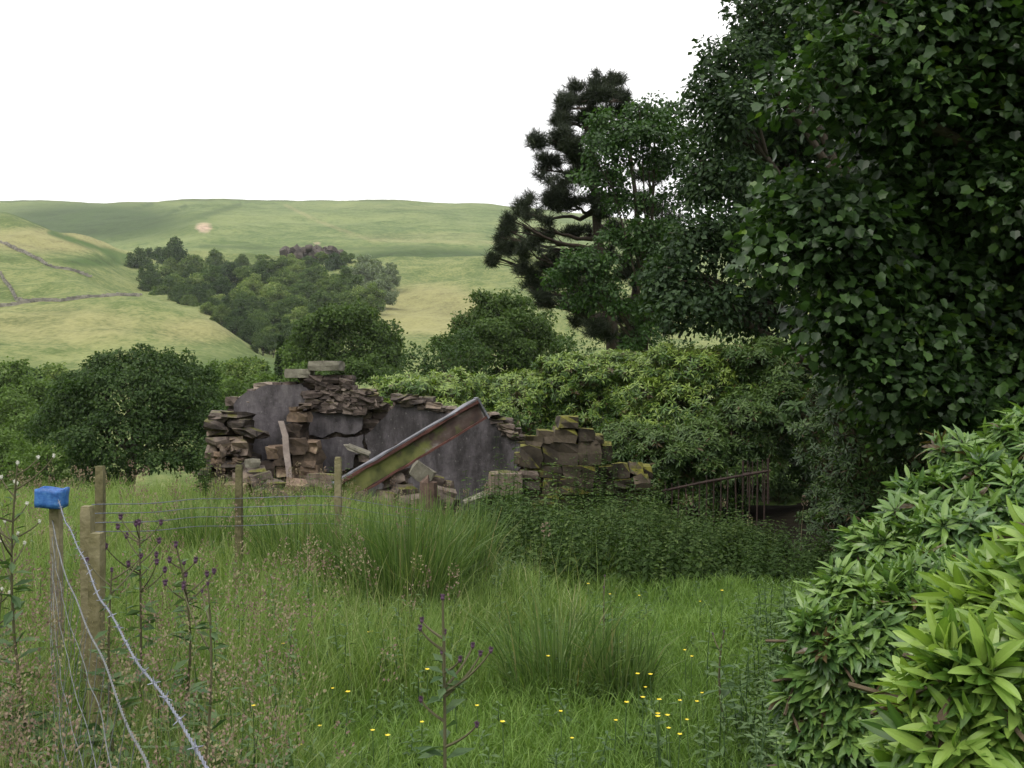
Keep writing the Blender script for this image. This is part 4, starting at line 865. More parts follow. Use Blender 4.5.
xa, xb, f = profile(pr, WY, wb); wall_stones(g, xa, xb, .08, .55, f, rr3, ch=(.12, .24), ln=(.22, .6), prot=.05); g.build('rubble_course', M['darkstone'], wall)
blocks('lintel', [(488, 472, 523, 494)], 'stone', WY-.25, .4, .04, .05)
blocks('end_block', [(520, 470, 538, 479), (524, 480, 541, 489), (486, 482, 494, 497)], 'stone', WY-.22, .3)
blocks('cap_stone', [(612, 463, 628, 478), (628, 462, 642, 474), (613, 478, 630, 487), (632, 474, 648, 490)], 'darkstone', WY-.18, .42, .1, .08)
# leaning slab below the lintel
g = Geo(); stones(g, [px(478, 497, WY-.35)], [(.46, .34, .07)], [.1], 0, [.8], .05); o = g.build('stone_slab', M['slab']); tag(o, 'flat grey slab sloping down left of the long lintel stone', 'stone')
o.data.transform(Matrix.Translation(Vector(px(478, 497, WY-.35)))@Matrix.Rotation(R(-22), 4, 'Y')@Matrix.Translation(-Vector(px(478, 497, WY-.35))))

# fallen stones
def stone_obj(name, p, size, rz, mat, label, group=None, tilt=.1, seed=0, ry=0):
    g = Geo(); stones(g, [(0, 0, 0)], [size], [0], tilt, [np.random.default_rng(seed).uniform(.2, .9)], .13, np.random.default_rng(seed)); o = g.build(name, M[mat])
    o.location = p; o.rotation_euler = (0, ry, rz); return tag(o, label, 'stone', group)
stone_obj('fallen_stone', px(422, 473, 14.7), (.34, .16, .24), .25, 'slab', 'square pale stone tilted on its corner under the fallen beam', seed=1, ry=.6)
stone_obj('fallen_stone', px(358, 450, 15.9), (.42, .3, .07), .1, 'slab', 'thin flat pale slab lying above the lower end of the beam', seed=2, ry=.15)
stone_obj('fallen_stone', px(252, 463, 15.6), (.24, .22, .13), .2, 'slab', 'pale flat topped stone in front of the left rendered wall', seed=3)
stone_obj('fallen_stone', px(322, 480, 15.0), (.38, .3, .2), .1, 'stone', 'large grey brown stone at the foot of the beam', seed=4)
FS = [(255, 474, 15.5, .3, 'stone'), (262, 480, 15.3, .32, 'stone'), (244, 478, 15.4, .26, 'stone'), (274, 486, 15.2, .3, 'stone'), (297, 488, 15.0, .28, 'tanstone'), (310, 492, 14.9, .28, 'stone'), (334, 492, 14.8, .26, 'stone'), (395, 482, 15, .28, 'redstone'), (404, 492, 14.8, .3, 'stone'), (388, 497, 14.8, .26, 'stone'), (410, 500, 14.6, .3, 'redstone'), (378, 505, 14.5, .26, 'stone'), (441, 492, 14.8, .26, 'redstone'), (446, 503, 14.6, .3, 'stone'), (430, 500, 14.6, .24, 'stone'), (360, 478, 15.6, .26, 'stone'), (393, 467, 15.4, .2, 'tanstone'), (402, 474, 15.2, .22, 'redstone'), (436, 480, 15.1, .22, 'stone'), (354, 500, 14.6, .26, 'stone'), (284, 497, 14.9, .3, 'stone'), (264, 495, 15, .26, 'stone'), (446, 484, 15.2, .2, 'stone'), (237, 488, 15.3, .26, 'tanstone'), (223, 498, 15.2, .28, 'tanstone')]
for i, (u, v, y, s, mt) in enumerate(FS):
    k = np.random.default_rng(i+70); p = px(u, v, y); p[2] = max(p[2], float(gz(p[0], y))+s*.25)
    stone_obj('rubble_stone', p, (s*k.uniform(.9, 1.4), s*k.uniform(.8, 1.2), s*k.uniform(.5, .8)), k.uniform(-.6, .6), mt, 'rough fallen stone in the heap at the foot of the ruin', 'rubble heap in front of the ruin', .25, i+70)
# weathered stump-like post below the tilted stone
sp = px(428, 500, 14.2); g = Geo(); zt = EYE+(384-482)/F*14.2
tube(g, [(sp[0], 14.2, gz(sp[0], 14.2)-.1), (sp[0]+.01, 14.2, .15), (sp[0]+.015, 14.2, zt)], [.15, .13, .115], 9); tag(g.build('timber_stump', M['stump']), 'short thick brown timber stump standing below the tilted stone', 'stump')

# ------------------------------------------------------------------ iron railing
ry_ = 14.4; ra, rb2 = px(648, 494, 14.5), px(768, 471, 13.6)
rail = thing('iron_railing', (ra[0], ra[1], 0), 'rusty iron railing leaning between the mossy wall and the dark gap', 'railing'); RB = np.array([ra[0], ra[1], 0])
g = Geo(); tube(g, [ra-RB, (ra+rb2)/2-RB+np.array([0, 0, .015]), rb2-RB], [.022]*3, 6); g.build('top_rail', M['iron'], rail)
g = Geo(); d_ = np.array([0, 0, -.75]); tube(g, [ra-RB+d_+np.array([0, 0, .15]), rb2-RB+d_], [.016]*2, 6); g.build('bottom_rail', M['iron'], rail)
for i in range(17):
    tt = (i+.6)/17; p = ra+(rb2-ra)*tt-RB; k = rng.normal()*.02; g = Geo(); hh = rng.uniform(.05, .16)
    tube(g, [(p[0]+k, p[1], p[2]-.85), (p[0], p[1], p[2]), (p[0]+k*.5, p[1], p[2]+hh)], [.011, .011, .004], 5); g.build('picket', M['iron'], rail)
g = Geo(); e = rb2-RB; tube(g, [(e[0], e[1], -.1), (e[0], e[1], e[2]+.18)], [.018, .017], 8); g.build('post', M['iron'], rail)
g = Geo(); s0 = px(743, 474, 14.6)-RB; tube(g, [(s0[0], s0[1], -.1), (s0[0], s0[1], s0[2]+.2)], [.017, .016], 8); g.build('post', M['iron'], rail)
g = Geo(); tube(g, [s0, e], [.016, .016], 6); g.build('return_rail', M['iron'], rail)
for i in range(4):
    p = s0+(e-s0)*(i+1)/5; g = Geo(); tube(g, [(p[0], p[1], -.1), (p[0], p[1], p[2]+.2*rng.uniform(.7, 1.1))], [.012, .008], 5); g.build('picket', M['iron'], rail)

# ------------------------------------------------------------------ fences
def post_mesh(g, base, top, wd, rr):
    a, b2 = np.array(base, float), np.array(top, float); V = []
    for tt in (0, .5, .97, 1):
        c = a+(b2-a)*tt; s = wd/2*(1.06-.08*tt)*(.86 if tt == 1 else 1)
        for sx_, sy_ in ((-1, -1), (1, -1), (1, 1), (-1, 1)): V.append(c+np.array([sx_*s+rr.normal()*.002, sy_*s+rr.normal()*.002, 0]))
    q = [[4*i+k, 4*i+(k+1) % 4, 4*i+4+(k+1) % 4, 4*i+4+k] for i in range(3) for k in range(4)]
    g.add(V, [q, [(12, 13, 14, 15)]], rr.uniform())
def ppx(u, v, y): p = px(u, v, y); return p
rr = np.random.default_rng(41)
nb_ = np.array([-1.0, 2.6, 0])
fence = thing('barbed_wire_fence', nb_, 'barbed wire fence with netting running away at the left', 'fence')
nposts = [(87, 506, 4.45, .05, 2), (97, 533, 4.05, .052, -1), (56, 492, 5.0, .05, 1)]
for (u, v, y, wd, ln) in nposts:
    t_ = px(u, v, y); g = Geo(); post_mesh(g, (t_[0]+.012*ln, y, -.15)-nb_, t_-nb_, wd, rr); g.build('post', M['post'], fence)
t_ = np.array([-.13, .62, 1.1]); g = Geo(); post_mesh(g, (t_[0]-.25, t_[1]-.1, -.15)-nb_, t_+np.array([-.25, -.1, 0])-nb_, .07, rr); g.build('post', M['post'], fence)
def wire_path(P_, n):
    P_ = np.array(P_); s = np.concatenate([[0], np.cumsum(np.linalg.norm(np.diff(P_, axis=0), axis=1))]); k = np.linspace(0, s[-1], n)
    return np.stack([np.interp(k, s, P_[:, i]) for i in range(3)], -1), s[-1]
def smooth(p, it=30):
    for _ in range(it): p[1:-1] = .25*p[:-2]+.5*p[1:-1]+.25*p[2:]
    return p
def barbed(P_, r=.0019, gap=.15, barbs=True):
    g = Geo(); base, Ln = wire_path(P_, 400); base = smooth(base)
    base[:, 2] += .006*np.sin(np.linspace(0, Ln*7, 400)); tw = np.linspace(0, Ln*2*np.pi/.045, 400)
    t_ = norm(np.gradient(base, axis=0)); a = norm(np.cross(t_, [0, 0, 1.])); b2 = np.cross(t_, a)
    for ph in (0, np.pi): tube(g, base+r*1.1*(np.cos(tw+ph)[:, None]*a+np.sin(tw+ph)[:, None]*b2), r, 5)
    if barbs:
        for s in np.arange(gap/2, Ln, gap):
            i = int(s/Ln*399); c = base[i]
            for k in range(2):
                d = norm(np.cos(k*1.6+i)*a[i]+np.sin(k*1.6+i)*b2[i]+.25*t_[i]); tube(g, [c-d*.012, c, c+d*.012], [.0006, r*1.1, .0006], 4)
            tube(g, [c-t_[i]*.008, c+t_[i]*.008], [r*2.4, r*2.4], 6)
    return g
fe = [px(57, 497, 5.0), px(66, 522, 4.3), px(80, 550, 3.55), px(100, 598, 2.7), px(140, 664, 1.95), px(212, 770, 1.25), (-.12, .62, 1.05)]
g = barbed([p-nb_ for p in fe], .0015); g.build('barbed_wire', M['wire'], fence)
fe2 = [px(52, 520, 5.0), px(62, 565, 3.9), px(80, 610, 3.1), px(105, 665, 2.4), px(130, 730, 1.9), px(152, 775, 1.62), (-.3, .55, .78)]
g = barbed([p-nb_ for p in fe2], .0016, barbs=False); g.build('wire', M['net_wire'], fence)
# netting: line wires and stay wires
g = Geo(); bot = [px(50, 600, 5.0), px(52, 690, 4.0), px(60, 780, 3.1), px(80, 900, 2.3), (-.62, 1.25, .12), (-.35, .55, .12)]
tpw, _ = wire_path([p for p in fe2], 90); btw, _ = wire_path([np.array(p) for p in bot], 90)
for k in range(1, 6):
    f_ = k/5; tube(g, smooth((tpw*(1-f_)+btw*f_)+rr.normal(size=(90, 3))*.006, 6)-nb_, .0013, 4)
for i in range(2, 90, 3):
    q = np.linspace(0, 1, 7)[:, None]; tube(g, tpw[i]*(1-q)+btw[i]*q+rr.normal(size=(7, 3))*.004-nb_, .001, 4)
g.build('wire_netting', M['net_wire'], fence)

# plain wire fence along the ruin
fb2 = np.array([-2.3, 7.0, 0]); fence2 = thing('wire_fence', fb2, 'thin stake and wire fence crossing the tall grass before the ruin', 'fence')
fp = [(100, 466, 6.2, .05), (239, 465, 7.4, .05), (338, 457, 8.0, .052), (425, 486, 8.6, .06)]
for (u, v, y, wd) in fp[:3]:
    t_ = px(u, v, y); g = Geo(); post_mesh(g, (t_[0], y, -.15)-fb2, t_-fb2, wd, rr); g.build('post', M['post'], fence2)
for k, (dv, bb) in enumerate([(0, 1), (9, 0), (17, 0), (27, 0)]):
    P_ = [px(92, 505+dv, 5.4), px(239, 497+dv, 7.35), px(338, 496+dv, 7.95), px(432, 512+dv, 8.6)]
    base, _ = wire_path([p-fb2 for p in P_], 120); base = smooth(base, 8); base[:, 2] += rr.normal()*.002-.012*np.sin(np.linspace(0, 3*np.pi, 120))**2
    g = Geo(); tube(g, base, .003, 5)
    g.build('wire', M['wire'], fence2)

# blue tub on the corner post
tb = px(52, 507, 4.93); o = thing('plastic_sleeve', tb, 'blue plastic sleeve wrapped round the top of the corner fence post', 'plastic sleeve')
g = Geo(); th = np.linspace(0, 2*np.pi, 24, endpoint=False)
prof = [(.084, 0), (.086, .03), (.084, .06), (.087, .09), (.088, .115), (.083, .115), (.080, .07), (.078, .01)]
def sq_(a): return 1/max(abs(math.cos(a)), abs(math.sin(a)), 1e-6)**.62
V = np.array([(r_*math.cos(a)*sq_(a)*(1+.035*math.sin(5*a+i_)), r_*.8*math.sin(a)*sq_(a)*(1+.04*math.sin(4*a+2*i_)), z_+(.007*math.sin(3*a+1) if z_ > .1 else .004*math.sin(2*a))) for i_, (r_, z_) in enumerate(prof) for a in th]); n = 24
q = [[i*n+j, i*n+(j+1) % n, (i+1)*n+(j+1) % n, (i+1)*n+j] for i in range(len(prof)-1) for j in range(n)]
g.add(V, [q, [list(range(n))[::-1]], [list(range(7*n, 8*n))]]); g.build('body', M['tub'], o, True); o.scale = (.86, .86, .84)

# ------------------------------------------------------------------ grass and plants
def in_view(x, y, m_=140):
    u = 512+F*x/np.maximum(y, .1); return (u > -m_) & (u < 1024+m_)
def lawnness(x, y):
    """1 on the short grass strip at the right, 0 in the rough grass"""
    xl = np.interp(y, [2, 4, 5, 6, 6.8, 8, 9.5], [-.75, -.85, -.55, -.1, .45, .6, 1.2])+.18*np.sin(y*4.1)+.12*np.sin(x*6+y*2)
    return np.clip((x-xl)/.5+.5, 0, 1)*(y < 11)
def rand_pts(n, y0, y1, rr, pw=1.0):
    y = y0*(y1/y0)**rr.uniform(0, 1, n) if pw == 1 else np.sqrt(rr.uniform(y0*y0, y1*y1, n))
    u = rr.uniform(-200, 1180, n); return (u-512)/F*y, y
def blades(g, x, y, h, wd, bend, rnd, rr, nseg=3, th=None):
    n = len(x); z = gz(x, y)-.01; th = rr.uniform(0, 2*np.pi, n) if th is None else th; tf = rr.uniform(0, 2*np.pi, n)
    lean = np.stack([np.cos(th), np.sin(th)], -1)*(bend*h)[:, None]; sd_ = np.stack([np.cos(tf), np.sin(tf), 0*tf], -1)*(wd/2)[:, None]
    rows = []
    for i in range(nseg+1):
        tt = i/nseg; c = np.stack([x+lean[:, 0]*tt**2, y+lean[:, 1]*tt**2, z+h*(tt-.35*bend*tt**3)], -1)
        if i < nseg: k = (1-tt*.55); rows += [c-sd_*k, c+sd_*k]
        else: rows.append(c)
    V = np.stack(rows, 1); k = 2*nseg+1; off = (np.arange(n)*k)[:, None, None]
    q = np.array([[2*i, 2*i+1, 2*i+3, 2*i+2] for i in range(nseg-1)])
    fs = [(np.array([[2*nseg-2, 2*nseg-1, 2*nseg]])[None]+off).reshape(-1, 3)]
    if len(q): fs.append((q[None]+off).reshape(-1, 4))
    g.add(V.reshape(-1, 3), fs, np.repeat(rnd, k))
    return V[:, -1]
rr = np.random.default_rng(51)
# patchiness shared by all the grass
def patch(x, y):
    return .5+.5*np.sin(x*1.9+1.2*np.sin(y*1.3+.5))*np.sin(y*1.6+1.1*np.sin(x*1.7))
g = Geo(); x, y = rand_pts(190000, 2.6, 17, rr); lw = lawnness(x, y); k = rr.uniform(size=len(x)) < .35+.65*lw; x, y, lw = x[k], y[k], lw[k]
k = ~((x > 1.7+.15*np.sin(y*3)) & (y > 9.0)); x, y, lw = x[k], y[k], lw[k]
h = rr.uniform(.05, .14, len(x))*(1+.5*patch(x, y))*(1+.8*(1-lw)); blades(g, x, y, h, rr.uniform(.004, .008, len(x))*(.7+y*.06), rr.uniform(.2, .9, len(x)), np.clip(rr.beta(2, 2, len(x))*.8+.25*patch(x*.7, y*.7)-.05, 0, 1), rr)
tag(g.build('short_grass', M['lawn']), 'short green grass of the open strip', 'grass', kind='stuff')
g = Geo(); x, y = rand_pts(190000, 2.0, 18, rr); lw = lawnness(x, y); k = (rr.uniform(size=len(x)) < (1-lw)*(.45+.55*patch(x, y))) & ~((x > 1.7) & (y > 9.0))
x, y = x[k], y[k]
tx, ty = rand_pts(9000, 2.0, 18, rr); k = (rr.uniform(size=len(tx)) < (1-lawnness(tx, ty))*(.35+.65*patch(tx*1.3+1, ty*1.2))) & ~((tx > 1.7) & (ty > 9.0)); tx, ty = tx[k], ty[k]
tn = 22; ta = rr.uniform(0, 6.28, (len(tx), tn)); tr_ = rr.uniform(.0, .09, ta.shape)*(1+.06*ty[:, None]); th_ = np.concatenate([rr.uniform(0, 6.28, len(x)), (ta+rr.normal(size=ta.shape)*.4).ravel()])
x = np.concatenate([x, (tx[:, None]+tr_*np.cos(ta)).ravel()]); y = np.concatenate([y, (ty[:, None]+tr_*np.sin(ta)).ravel()])
tcol = np.concatenate([np.zeros(len(x)-ta.size), np.repeat(rr.normal(0, .16, len(tx)), tn)])
hs = np.interp(x, [-6, -1.5, -.2, .6], [.42, .40, .30, .24])*np.interp(y, [3, 6, 8, 11], [.75, .95, 1.05, 1.0])
h = hs*rr.uniform(.55, 1.35, len(x))*(.75+.4*patch(x*.8+3, y*.8)); tip = blades(g, x, y, h, rr.uniform(.003, .0065, len(x))*(.7+y*.07), rr.uniform(.1, .75, len(x)), np.clip(rr.beta(2, 2.2, len(x))+.10*(y > 8)+tcol, 0, 1), rr, th=th_)
tag(g.build('tall_grass', M['grass']), 'tall rough grass of the field before the ruin', 'grass', kind='stuff')
# flowering grass heads
g = Geo(); x, y = rand_pts(4200, 2.0, 15, rr, 1); lw = lawnness(x, y); k = (rr.uniform(size=len(x)) < (1-lw)*np.interp(x, [-4, -1, -.3, .3], [1, .7, .3, .1])*np.interp(y, [2.5, 4.5, 6, 9], [1, .9, .35, .3])); x, y = x[k], y[k]
h = rr.uniform(.5, .85, len(x)); n = len(x); tip = blades(g, x, y, h, np.full(n, .0025)*(.6+y*.12), rr.uniform(.05, .3, n), np.full(n, .9), rr)
per = 30; sp_ = rr.uniform(0, 1, (n, per)); ln_ = rr.uniform(.10, .18, n); r_ = .014+.016*np.sin(np.pi*np.clip(1-sp_, .05, 1))
th = rr.uniform(0, 6.28, (n, per)); p = tip[:, None]+np.stack([np.cos(th)*r_, np.sin(th)*r_, -sp_*ln_[:, None]], -1)
t_ = np.stack([np.cos(th), np.sin(th), np.full(th.shape, .9)], -1); scatter(g, DIA*np.array([1, .9, 1]), DIA_F, p.reshape(-1, 3), frame(t_.reshape(-1, 3), rr.normal(size=(n*per, 3))), np.repeat(.0095+.0012*y, per), np.clip(np.repeat(rr.uniform(0, 1, n), per)+rr.normal(size=n*per)*.1, 0, 1))
tag(g.build('grass_seed_heads', M['seed']), 'pinkish brown seed heads standing over the rough grass', 'grass', kind='stuff')

g = Geo(); x, y = rand_pts(26000, 2.0, 16, rr); lw = lawnness(x, y); k = (rr.uniform(size=len(x)) < (1-lw)*np.interp(x, [-4, -1, .3], [.8, .6, .25])) & ~((x > 1.7) & (y > 9)); x, y = x[k], y[k]; n = len(x)
blades(g, x, y, rr.uniform(.35, .8, n)*np.interp(y, [3, 8, 12], [.8, 1, .8]), rr.uniform(.0022, .0036, n)*(.6+y*.11), rr.beta(1.5, 3, n), np.clip(rr.beta(3, 2, n)*.75+.3, 0, 1), rr)
tag(g.build('grass_stalks', M['grass']), 'thin pale stalks among the rough grass', 'grass', kind='stuff')

# nettle bed
def stalks(g, x, y, h, pairs, lsize, rr, gs=None, base=.5, wid=.62, droop=.25):
    n = len(x); base = np.broadcast_to(np.asarray(base, float).reshape(-1, 1), (n, 1)); z = gz(x, y); le = rr.normal(size=(n, 2))*.08
    tt = np.linspace(.25, 1, pairs)[None]*np.ones((n, 1)); ang = (np.arange(pairs)*np.pi/2)[None]+rr.uniform(0, 6.3, (n, 1))+rr.normal(size=(n, pairs))*.25
    c = np.stack([x[:, None]+le[:, :1]*tt**2*h[:, None], y[:, None]+le[:, 1:]*tt**2*h[:, None], z[:, None]+tt*h[:, None]], -1)
    for sgn in (0, np.pi):
        a = ang+sgn; t_ = np.stack([np.cos(a), np.sin(a), -droop+rr.normal(size=ang.shape)*.2+.9*(tt-.4)*(tt > .4)], -1).reshape(-1, 3); nn = np.stack([0*a, 0*a, 0*a+1], -1).reshape(-1, 3)+rr.normal(size=(n*pairs, 3))*.25
        scatter(g, DIA*np.array([1, wid*1.5, 1]), DIA_F, c.reshape(-1, 3), frame(t_, nn), (lsize*(1.15-.6*tt)*rr.uniform(.8, 1.2, tt.shape)).ravel(), np.clip(base+.35*(tt-.5)+rr.normal(size=tt.shape)*.15, 0, 1).ravel())
    for i in range(n):
        tube(gs or g, np.stack([np.array([x[i]+le[i, 0]*q*q*h[i], y[i]+le[i, 1]*q*q*h[i], z[i]+q*h[i]]) for q in (0, .5, 1)]), [.004, .003, .0015], 3, .2, cap=False)
g = Geo(); n = 1750; yy = rr.uniform(7.9, 13.9, n); xx = rr.uniform(-.45, 3.4, n); uu = 512+F*xx/yy
edge = np.interp(uu, [470, 520, 600, 700, 780], [9.2, 8.0, 7.9, 8.4, 10.5]); k = (yy > edge+rr.normal(size=n)*.15) & (uu < 790-20*np.clip(yy-11, 0, 3)*0) & (uu > 470); xx, yy = xx[k], yy[k]
h = np.interp(512+F*xx/yy, [470, 560, 700, 790], [.74, .60, .52, .34])*rr.uniform(.55, 1.25, len(xx))*(.7+.5*patch(xx*2.3, yy*2.1))*np.where(rr.uniform(size=len(xx)) < .13, rr.uniform(1.25, 1.7, len(xx)), 1)*np.interp(512+F*xx/yy, [640, 680], [1, .8])
k = rr.uniform(size=len(xx)) < np.interp(512+F*xx/yy, [470, 500, 700, 790], [.5, 1, 1, .25]); xx, yy, h = xx[k], yy[k], h[k]
stalks(g, xx, yy, h, 10, .088, rr, base=np.clip(rr.normal(.45, .2, len(xx)), .05, .9), wid=.5, droop=.45); tag(g.build('nettle_bed', M['nettle']), 'dense bed of dark green nettles before the mossy wall', 'nettles', kind='stuff')
g = Geo(); n = 420; yy = rr.uniform(8.6, 13, n); uu = rr.uniform(745, 850, n); xx = (uu-512)/F*yy; k = yy < np.interp(uu, [745, 790, 850], [13, 10.2, 11.5])+rr.normal(size=n)*.3; xx, yy = xx[k], yy[k]
stalks(g, xx, yy, rr.uniform(.1, .42, len(xx)), 7, .08, rr, base=np.clip(rr.normal(.3, .15, len(xx)), 0, 1), wid=.5, droop=.4); tag(g.build('shade_weeds', M['nettle']), 'dark straggling weeds in the shade before the gap', 'weeds', kind='stuff')
# lower leafy weeds among the grass
g = Geo(); x, y = rand_pts(4200, 2.6, 13, rr); lw = lawnness(x, y); k = (rr.uniform(size=len(x)) < .15+.75*(1-lw)*patch(x+2, y+1)) & ~((x > 1.6) & (y < 5)); x, y = x[k], y[k]
stalks(g, x, y, rr.uniform(.12, .45, len(x))*(1-.6*lawnness(x, y)), 7, .075, rr, base=np.clip(rr.normal(.65, .2, len(x)), 0, 1), wid=.32); tag(g.build('meadow_weeds', M['weed']), 'leafy green weeds mixed into the rough grass', 'weeds', kind='stuff')
# foot of the right-hand bushes
g = Geo(); n = 330; yy = rr.uniform(2.6, 6.5, n); xx = np.interp(yy, [2.6, 4, 6.5], [.75, 1.1, 2.0])+rr.normal(size=n)*.16
stalks(g, xx, yy, rr.uniform(.1, .5, n)**1.3, 7, .075, rr, base=np.clip(rr.normal(.65, .2, n), 0, 1), wid=.32); tag(g.build('edge_weeds', M['weed']), 'leafy weeds along the foot of the right hand rhododendrons', 'weeds', kind='stuff')

# rush tussocks: separate plants
def rush(u, vb, h, rad, n, label, seed, sq=1):
    rr = np.random.default_rng(seed); y = EYE*F/(vb-384); x = (u-512)/F*y
    o = thing('rush_tussock', (x, y, float(gz(x, y))), label, 'rushes', 'rush tussocks in the field'); g = Geo()
    n = int(n*.62); th = rr.uniform(0, 6.28, n); r0 = rad*.75*np.sqrt(rr.uniform(0, 1, n)); px_, py_ = r0*np.cos(th), r0*np.sin(th)*sq
    out = rr.uniform(.0, 1.1, n)**1.3*rad*.95; hh = h*rr.uniform(.35, 1.15, n); k = rr.normal(size=n)*.3
    rows = []; wd = .0022+.0006*y; tf = rr.uniform(0, 6.28, n); sd_ = np.stack([np.cos(tf), np.sin(tf), 0*tf], -1)*wd
    for q in (0, .35, .7, 1):
        c = np.stack([px_+out*np.cos(th+k)*q**1.7, py_+out*np.sin(th+k)*q**1.7*sq, hh*(q-.22*(out/rad)*q**3)], -1)
        rows += [c-sd_*(1-.8*q), c+sd_*(1-.8*q)]
    V = np.stack(rows, 1); off = (np.arange(n)*8)[:, None, None]; qd = np.array([[0, 1, 3, 2], [2, 3, 5, 4], [4, 5, 7, 6]])
    g.add(V.reshape(-1, 3), [(qd[None]+off).reshape(-1, 4)], np.repeat(np.clip(rr.beta(2, 2, n), 0, 1), 8))
    g.build('blades', M['rush'], o)
rush(556, 690, .52, .38, 700, 'broad rush tussock in the middle of the short grass', 1)
rush(408, 612, .82, .42, 1700, 'tall dense rush tussock in front of the fallen beam', 2)
rush(452, 585, .80, .38, 1300, 'tall rush tussock at the left end of the nettle bed', 3)
rush(356, 596, .72, .36, 1100, 'dark rush tussock below the tallest fence stake', 4)
rush(300, 580, .72, .42, 1000, 'pale rush tussock left of centre between two fence stakes', 5)
rush(205, 560, .66, .5, 1100, 'broad dark rush tussock in front of the left broken pier', 6)
rush(620, 700, .42, .22, 600, 'small rush tussock leaning right beside the broad one', 7)

# thistles
def thistle(u, vt, y, label, seed, zb=None, heads=7, br=.22, colr='purple', hs=.03, leaves=26):
    rr = np.random.default_rng(seed); x = (u-512)/F*y; b0 = float(gz(x, y)); H = EYE+(384-vt)/F*y-b0
    o = thing('thistle' if colr == 'purple' else 'flowering_weed', (x, y, b0), label, 'wild plant', 'thistles in the field' if colr == 'purple' else None)
    hs *= .5; leaves = int(leaves*1.7)
    g = Geo(); gl = Geo(); wob = rr.normal(size=2)*.05; pts = np.array([(wob[0]*math.sin(q*2.5), wob[1]*q, H*q) for q in np.linspace(0, 1, 9)])
    tube(g, pts, np.linspace(.0075, .003, 9), 6); hd = [pts[-1]]
    for k in range(heads-1):
        q = rr.uniform(.62, .97); s = np.array([np.interp(q, np.linspace(0, 1, 9), pts[:, i]) for i in range(3)]); a = rr.uniform(0, 6.28); L_ = br*rr.uniform(.4, 1)*(1.35-q)*1.6
        e = s+np.array([math.cos(a)*L_, math.sin(a)*L_, L_*rr.uniform(.5, 1.1)]); tube(g, bez(s, (s+e)/2+np.array([math.cos(a), math.sin(a), -.2])*L_*.2, e, 6), np.linspace(.004, .002, 6), 5); hd.append(e)
    q = rr.uniform(.1, .95, leaves); a = rr.uniform(0, 6.28, leaves); P_ = np.stack([np.interp(q, np.linspace(0, 1, 9), pts[:, i]) for i in range(3)], -1)
    t_ = np.stack([np.cos(a), np.sin(a), rr.uniform(-.5, .5, leaves)], -1); scatter(gl, DIA*np.array([1, .55, 1]), DIA_F, P_, frame(t_, np.tile([0, 0, 1.], (leaves, 1))+rr.normal(size=(leaves, 3))*.4), .15*(1.2-q), rr.uniform(0, 1, leaves))
    g.build('stem', M['stem'], o); gl.build('leaves', M['weed'], o)
    for e in hd:
        gb = Geo(); tube(gb, [e-np.array([0, 0, hs*.5]), e, e+np.array([0, 0, hs*.35])], [hs*.18, hs*.42, hs*.26], 7)
        n = 34; dd = norm(rr.normal(size=(n, 3))*np.array([.8, .8, .5])+np.array([0, 0, 1])); scatter(gb, DIA*np.array([1, .3, 1]), DIA_F, np.tile(e+np.array([0, 0, hs*.2]), (n, 1)), frame(dd, rr.normal(size=(n, 3))), np.full(n, hs*.75), rr.uniform(0, 1, n)); gb.build('flower_head', M[colr], o)
thistle(437, 602, 2.3, 'tall brown stemmed thistle with purple heads in the near centre', 1, heads=12, hs=.026, br=.13)
thistle(140, 522, 4.3, 'thistle with several purple heads right of the mossy fence posts', 2, heads=12, br=.17, hs=.046)
thistle(172, 540, 4.0, 'shorter purple thistle beside the many headed thistle on the left', 3, heads=9, hs=.042, br=.14)
thistle(118, 570, 3.6, 'small budding thistle close to the barbed wire fence', 4, heads=4, hs=.03)
thistle(726, 628, 4.4, 'thin bare dark thistle stem on the short grass at the right', 5, heads=2, hs=.02, leaves=10)
thistle(190, 590, 3.2, 'slim thistle with few heads in the left foreground', 6, heads=3, hs=.024)
thistle(604, 588, 5.4, 'thin thistle stem rising behind the broad rush tussock', 7, heads=2, hs=.022, leaves=10)
thistle(40, 462, 3.7, 'tall weed with small white flowers left of the blue tub', 8, heads=18, br=.2, colr='white', hs=.026, leaves=36)
thistle(6, 590, 4.2, 'white flowering weed at the left edge of the field', 9, heads=5, colr='white', hs=.026)

# buttercups: one plant each
g0 = thing('buttercup', (0, 0, 0), 'small yellow buttercup in the grass', 'flower', 'buttercups scattered in the grass')
g = Geo(); tube(g, [(0, 0, 0), (.01, 0, .12), (.012, .004, .2)], [.0022, .0018, .0014], 4); g.build('stem', M['weed'], g0)
g = Geo(); th = np.arange(5)*2*np.pi/5; t_ = np.stack([np.cos(th), np.sin(th), np.full(5, .5)], -1); scatter(g, DIA*np.array([1, 1.35, 1]), DIA_F, np.tile([.012, .004, .2], (5, 1)), frame(t_, np.tile([0, 0, 1.], (5, 1))), np.full(5, .0105), rng.uniform(0, 1, 5)); g.build('petals', M['yellow'], g0)
BC = [(613, 730), (625, 724), (640, 718), (662, 722), (668, 736), (680, 716), (690, 728), (672, 750), (676, 752), (686, 660), (692, 668), (640, 690), (648, 694), (654, 700), (700, 720), (704, 700), (655, 742), (662, 746), (388, 752), (424, 736), (376, 742), (366, 640), (372, 638), (300, 752), (318, 738), (458, 705), (550, 675), (590, 590), (612, 596), (640, 600), (700, 600), (720, 606), (575, 742), (560, 720), (502, 744), (480, 720), (230, 700), (250, 730), (60, 690), (44, 600), (330, 690), (344, 720), (285, 660), (430, 690)]
first = True
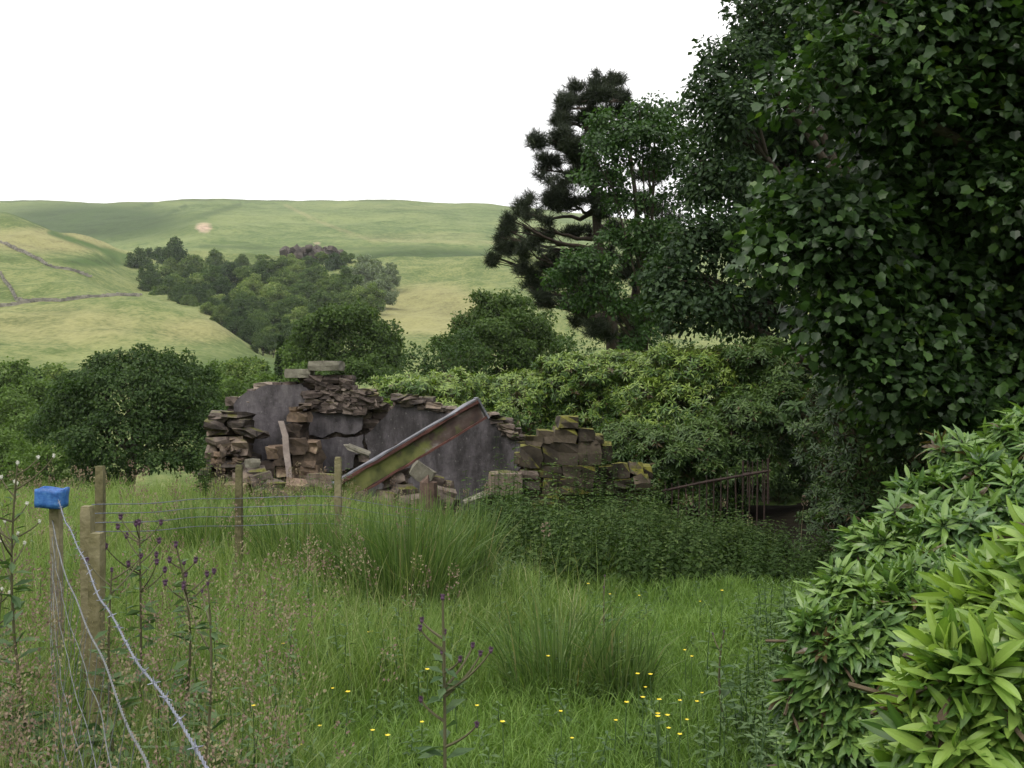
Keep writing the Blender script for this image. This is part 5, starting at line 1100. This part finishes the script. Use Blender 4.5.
for i, (u, v) in enumerate(BC):
    y = (EYE-.18)*F/(v-384); x = (u-512)/F*y; loc = (x, y, float(gz(x, y))-.01+rng.uniform(-.01, .05)); lab = 'small yellow buttercup in the short grass' if u > 470 else 'small yellow buttercup among the rough grass'
    s = rng.uniform(.85, 1.35)
    if first: g0.location = loc; g0['label'] = lab; first = False
    else: copy_tree(g0, loc, rng.uniform(0, 6), s, lab)

# plants rooted on the mossy wall
for i, (u, v, sp_, lab) in enumerate([(578, 478, .30, 'nettle clump growing from the middle of the mossy wall'), (655, 470, .22, 'weed clump at the railing end of the mossy wall'), (605, 462, .16, 'small leafy clump on the shoulder of the mossy wall'), (512, 500, .25, 'leafy clump in front of the long lintel stone'), (206, 470, .12, 'straggling clump on the outer side of the broken pier'), (336, 486, .2, 'leafy clump at the buried low end of the beam'), (455, 488, .24, 'leafy clump below the dark plaster right of the stump'), (268, 494, .2, 'leafy clump at the foot of the left dark plaster'), (312, 500, .2, 'leafy clump before the large grey brown stone'), (230, 502, .16, 'leafy clump at the foot of the broken pier'), (392, 508, .22, 'leafy clump in front of the rubble under the beam')]):
    k = np.random.default_rng(i+90); p = px(u, v, WY-.35); o = thing('wall_plant', p, lab, 'wild plant'); n = 26 if i == 0 else 14
    g = Geo(); dx, dy = k.normal(size=n)*sp_*.6, k.normal(size=n)*.07; hh = k.uniform(.5, 1.15, n) if i in (0, 2) else k.uniform(.3, .7, n)
    sx_, sy_ = p[0]+dx, p[1]+dy; gzs = gz(sx_, sy_); stalks(g, sx_, sy_, hh, 8, .07, k, base=.6)
    for a in g.V: a -= np.array([p[0], p[1], 0])
    g.build('leaves', M['nettle'], o)

# ------------------------------------------------------------------ the damp air of the valley
hz = Geo(); a, b2, c, d, e, f = -3300, 3300, -3300, 3300, -40, 420
hz.add([(a, c, e), (b2, c, e), (b2, d, e), (a, d, e), (a, c, f), (b2, c, f), (b2, d, f), (a, d, f)], [[(0, 3, 2, 1), (4, 5, 6, 7), (0, 1, 5, 4), (1, 2, 6, 5), (2, 3, 7, 6), (3, 0, 4, 7)]])
m = bpy.data.materials.new('haze_air'); m.use_nodes = True; N = m.node_tree.nodes; N.remove(N['Principled BSDF'])
pv = N.new('ShaderNodeVolumePrincipled'); pv.inputs['Density'].default_value = .00011; pv.inputs['Color'].default_value = (.92, .95, 1, 1); pv.inputs['Anisotropy'].default_value = .2
m.node_tree.links.new(pv.outputs[0], N['Material Output'].inputs['Volume'])
tag(hz.build('haze', m), kind='stuff')
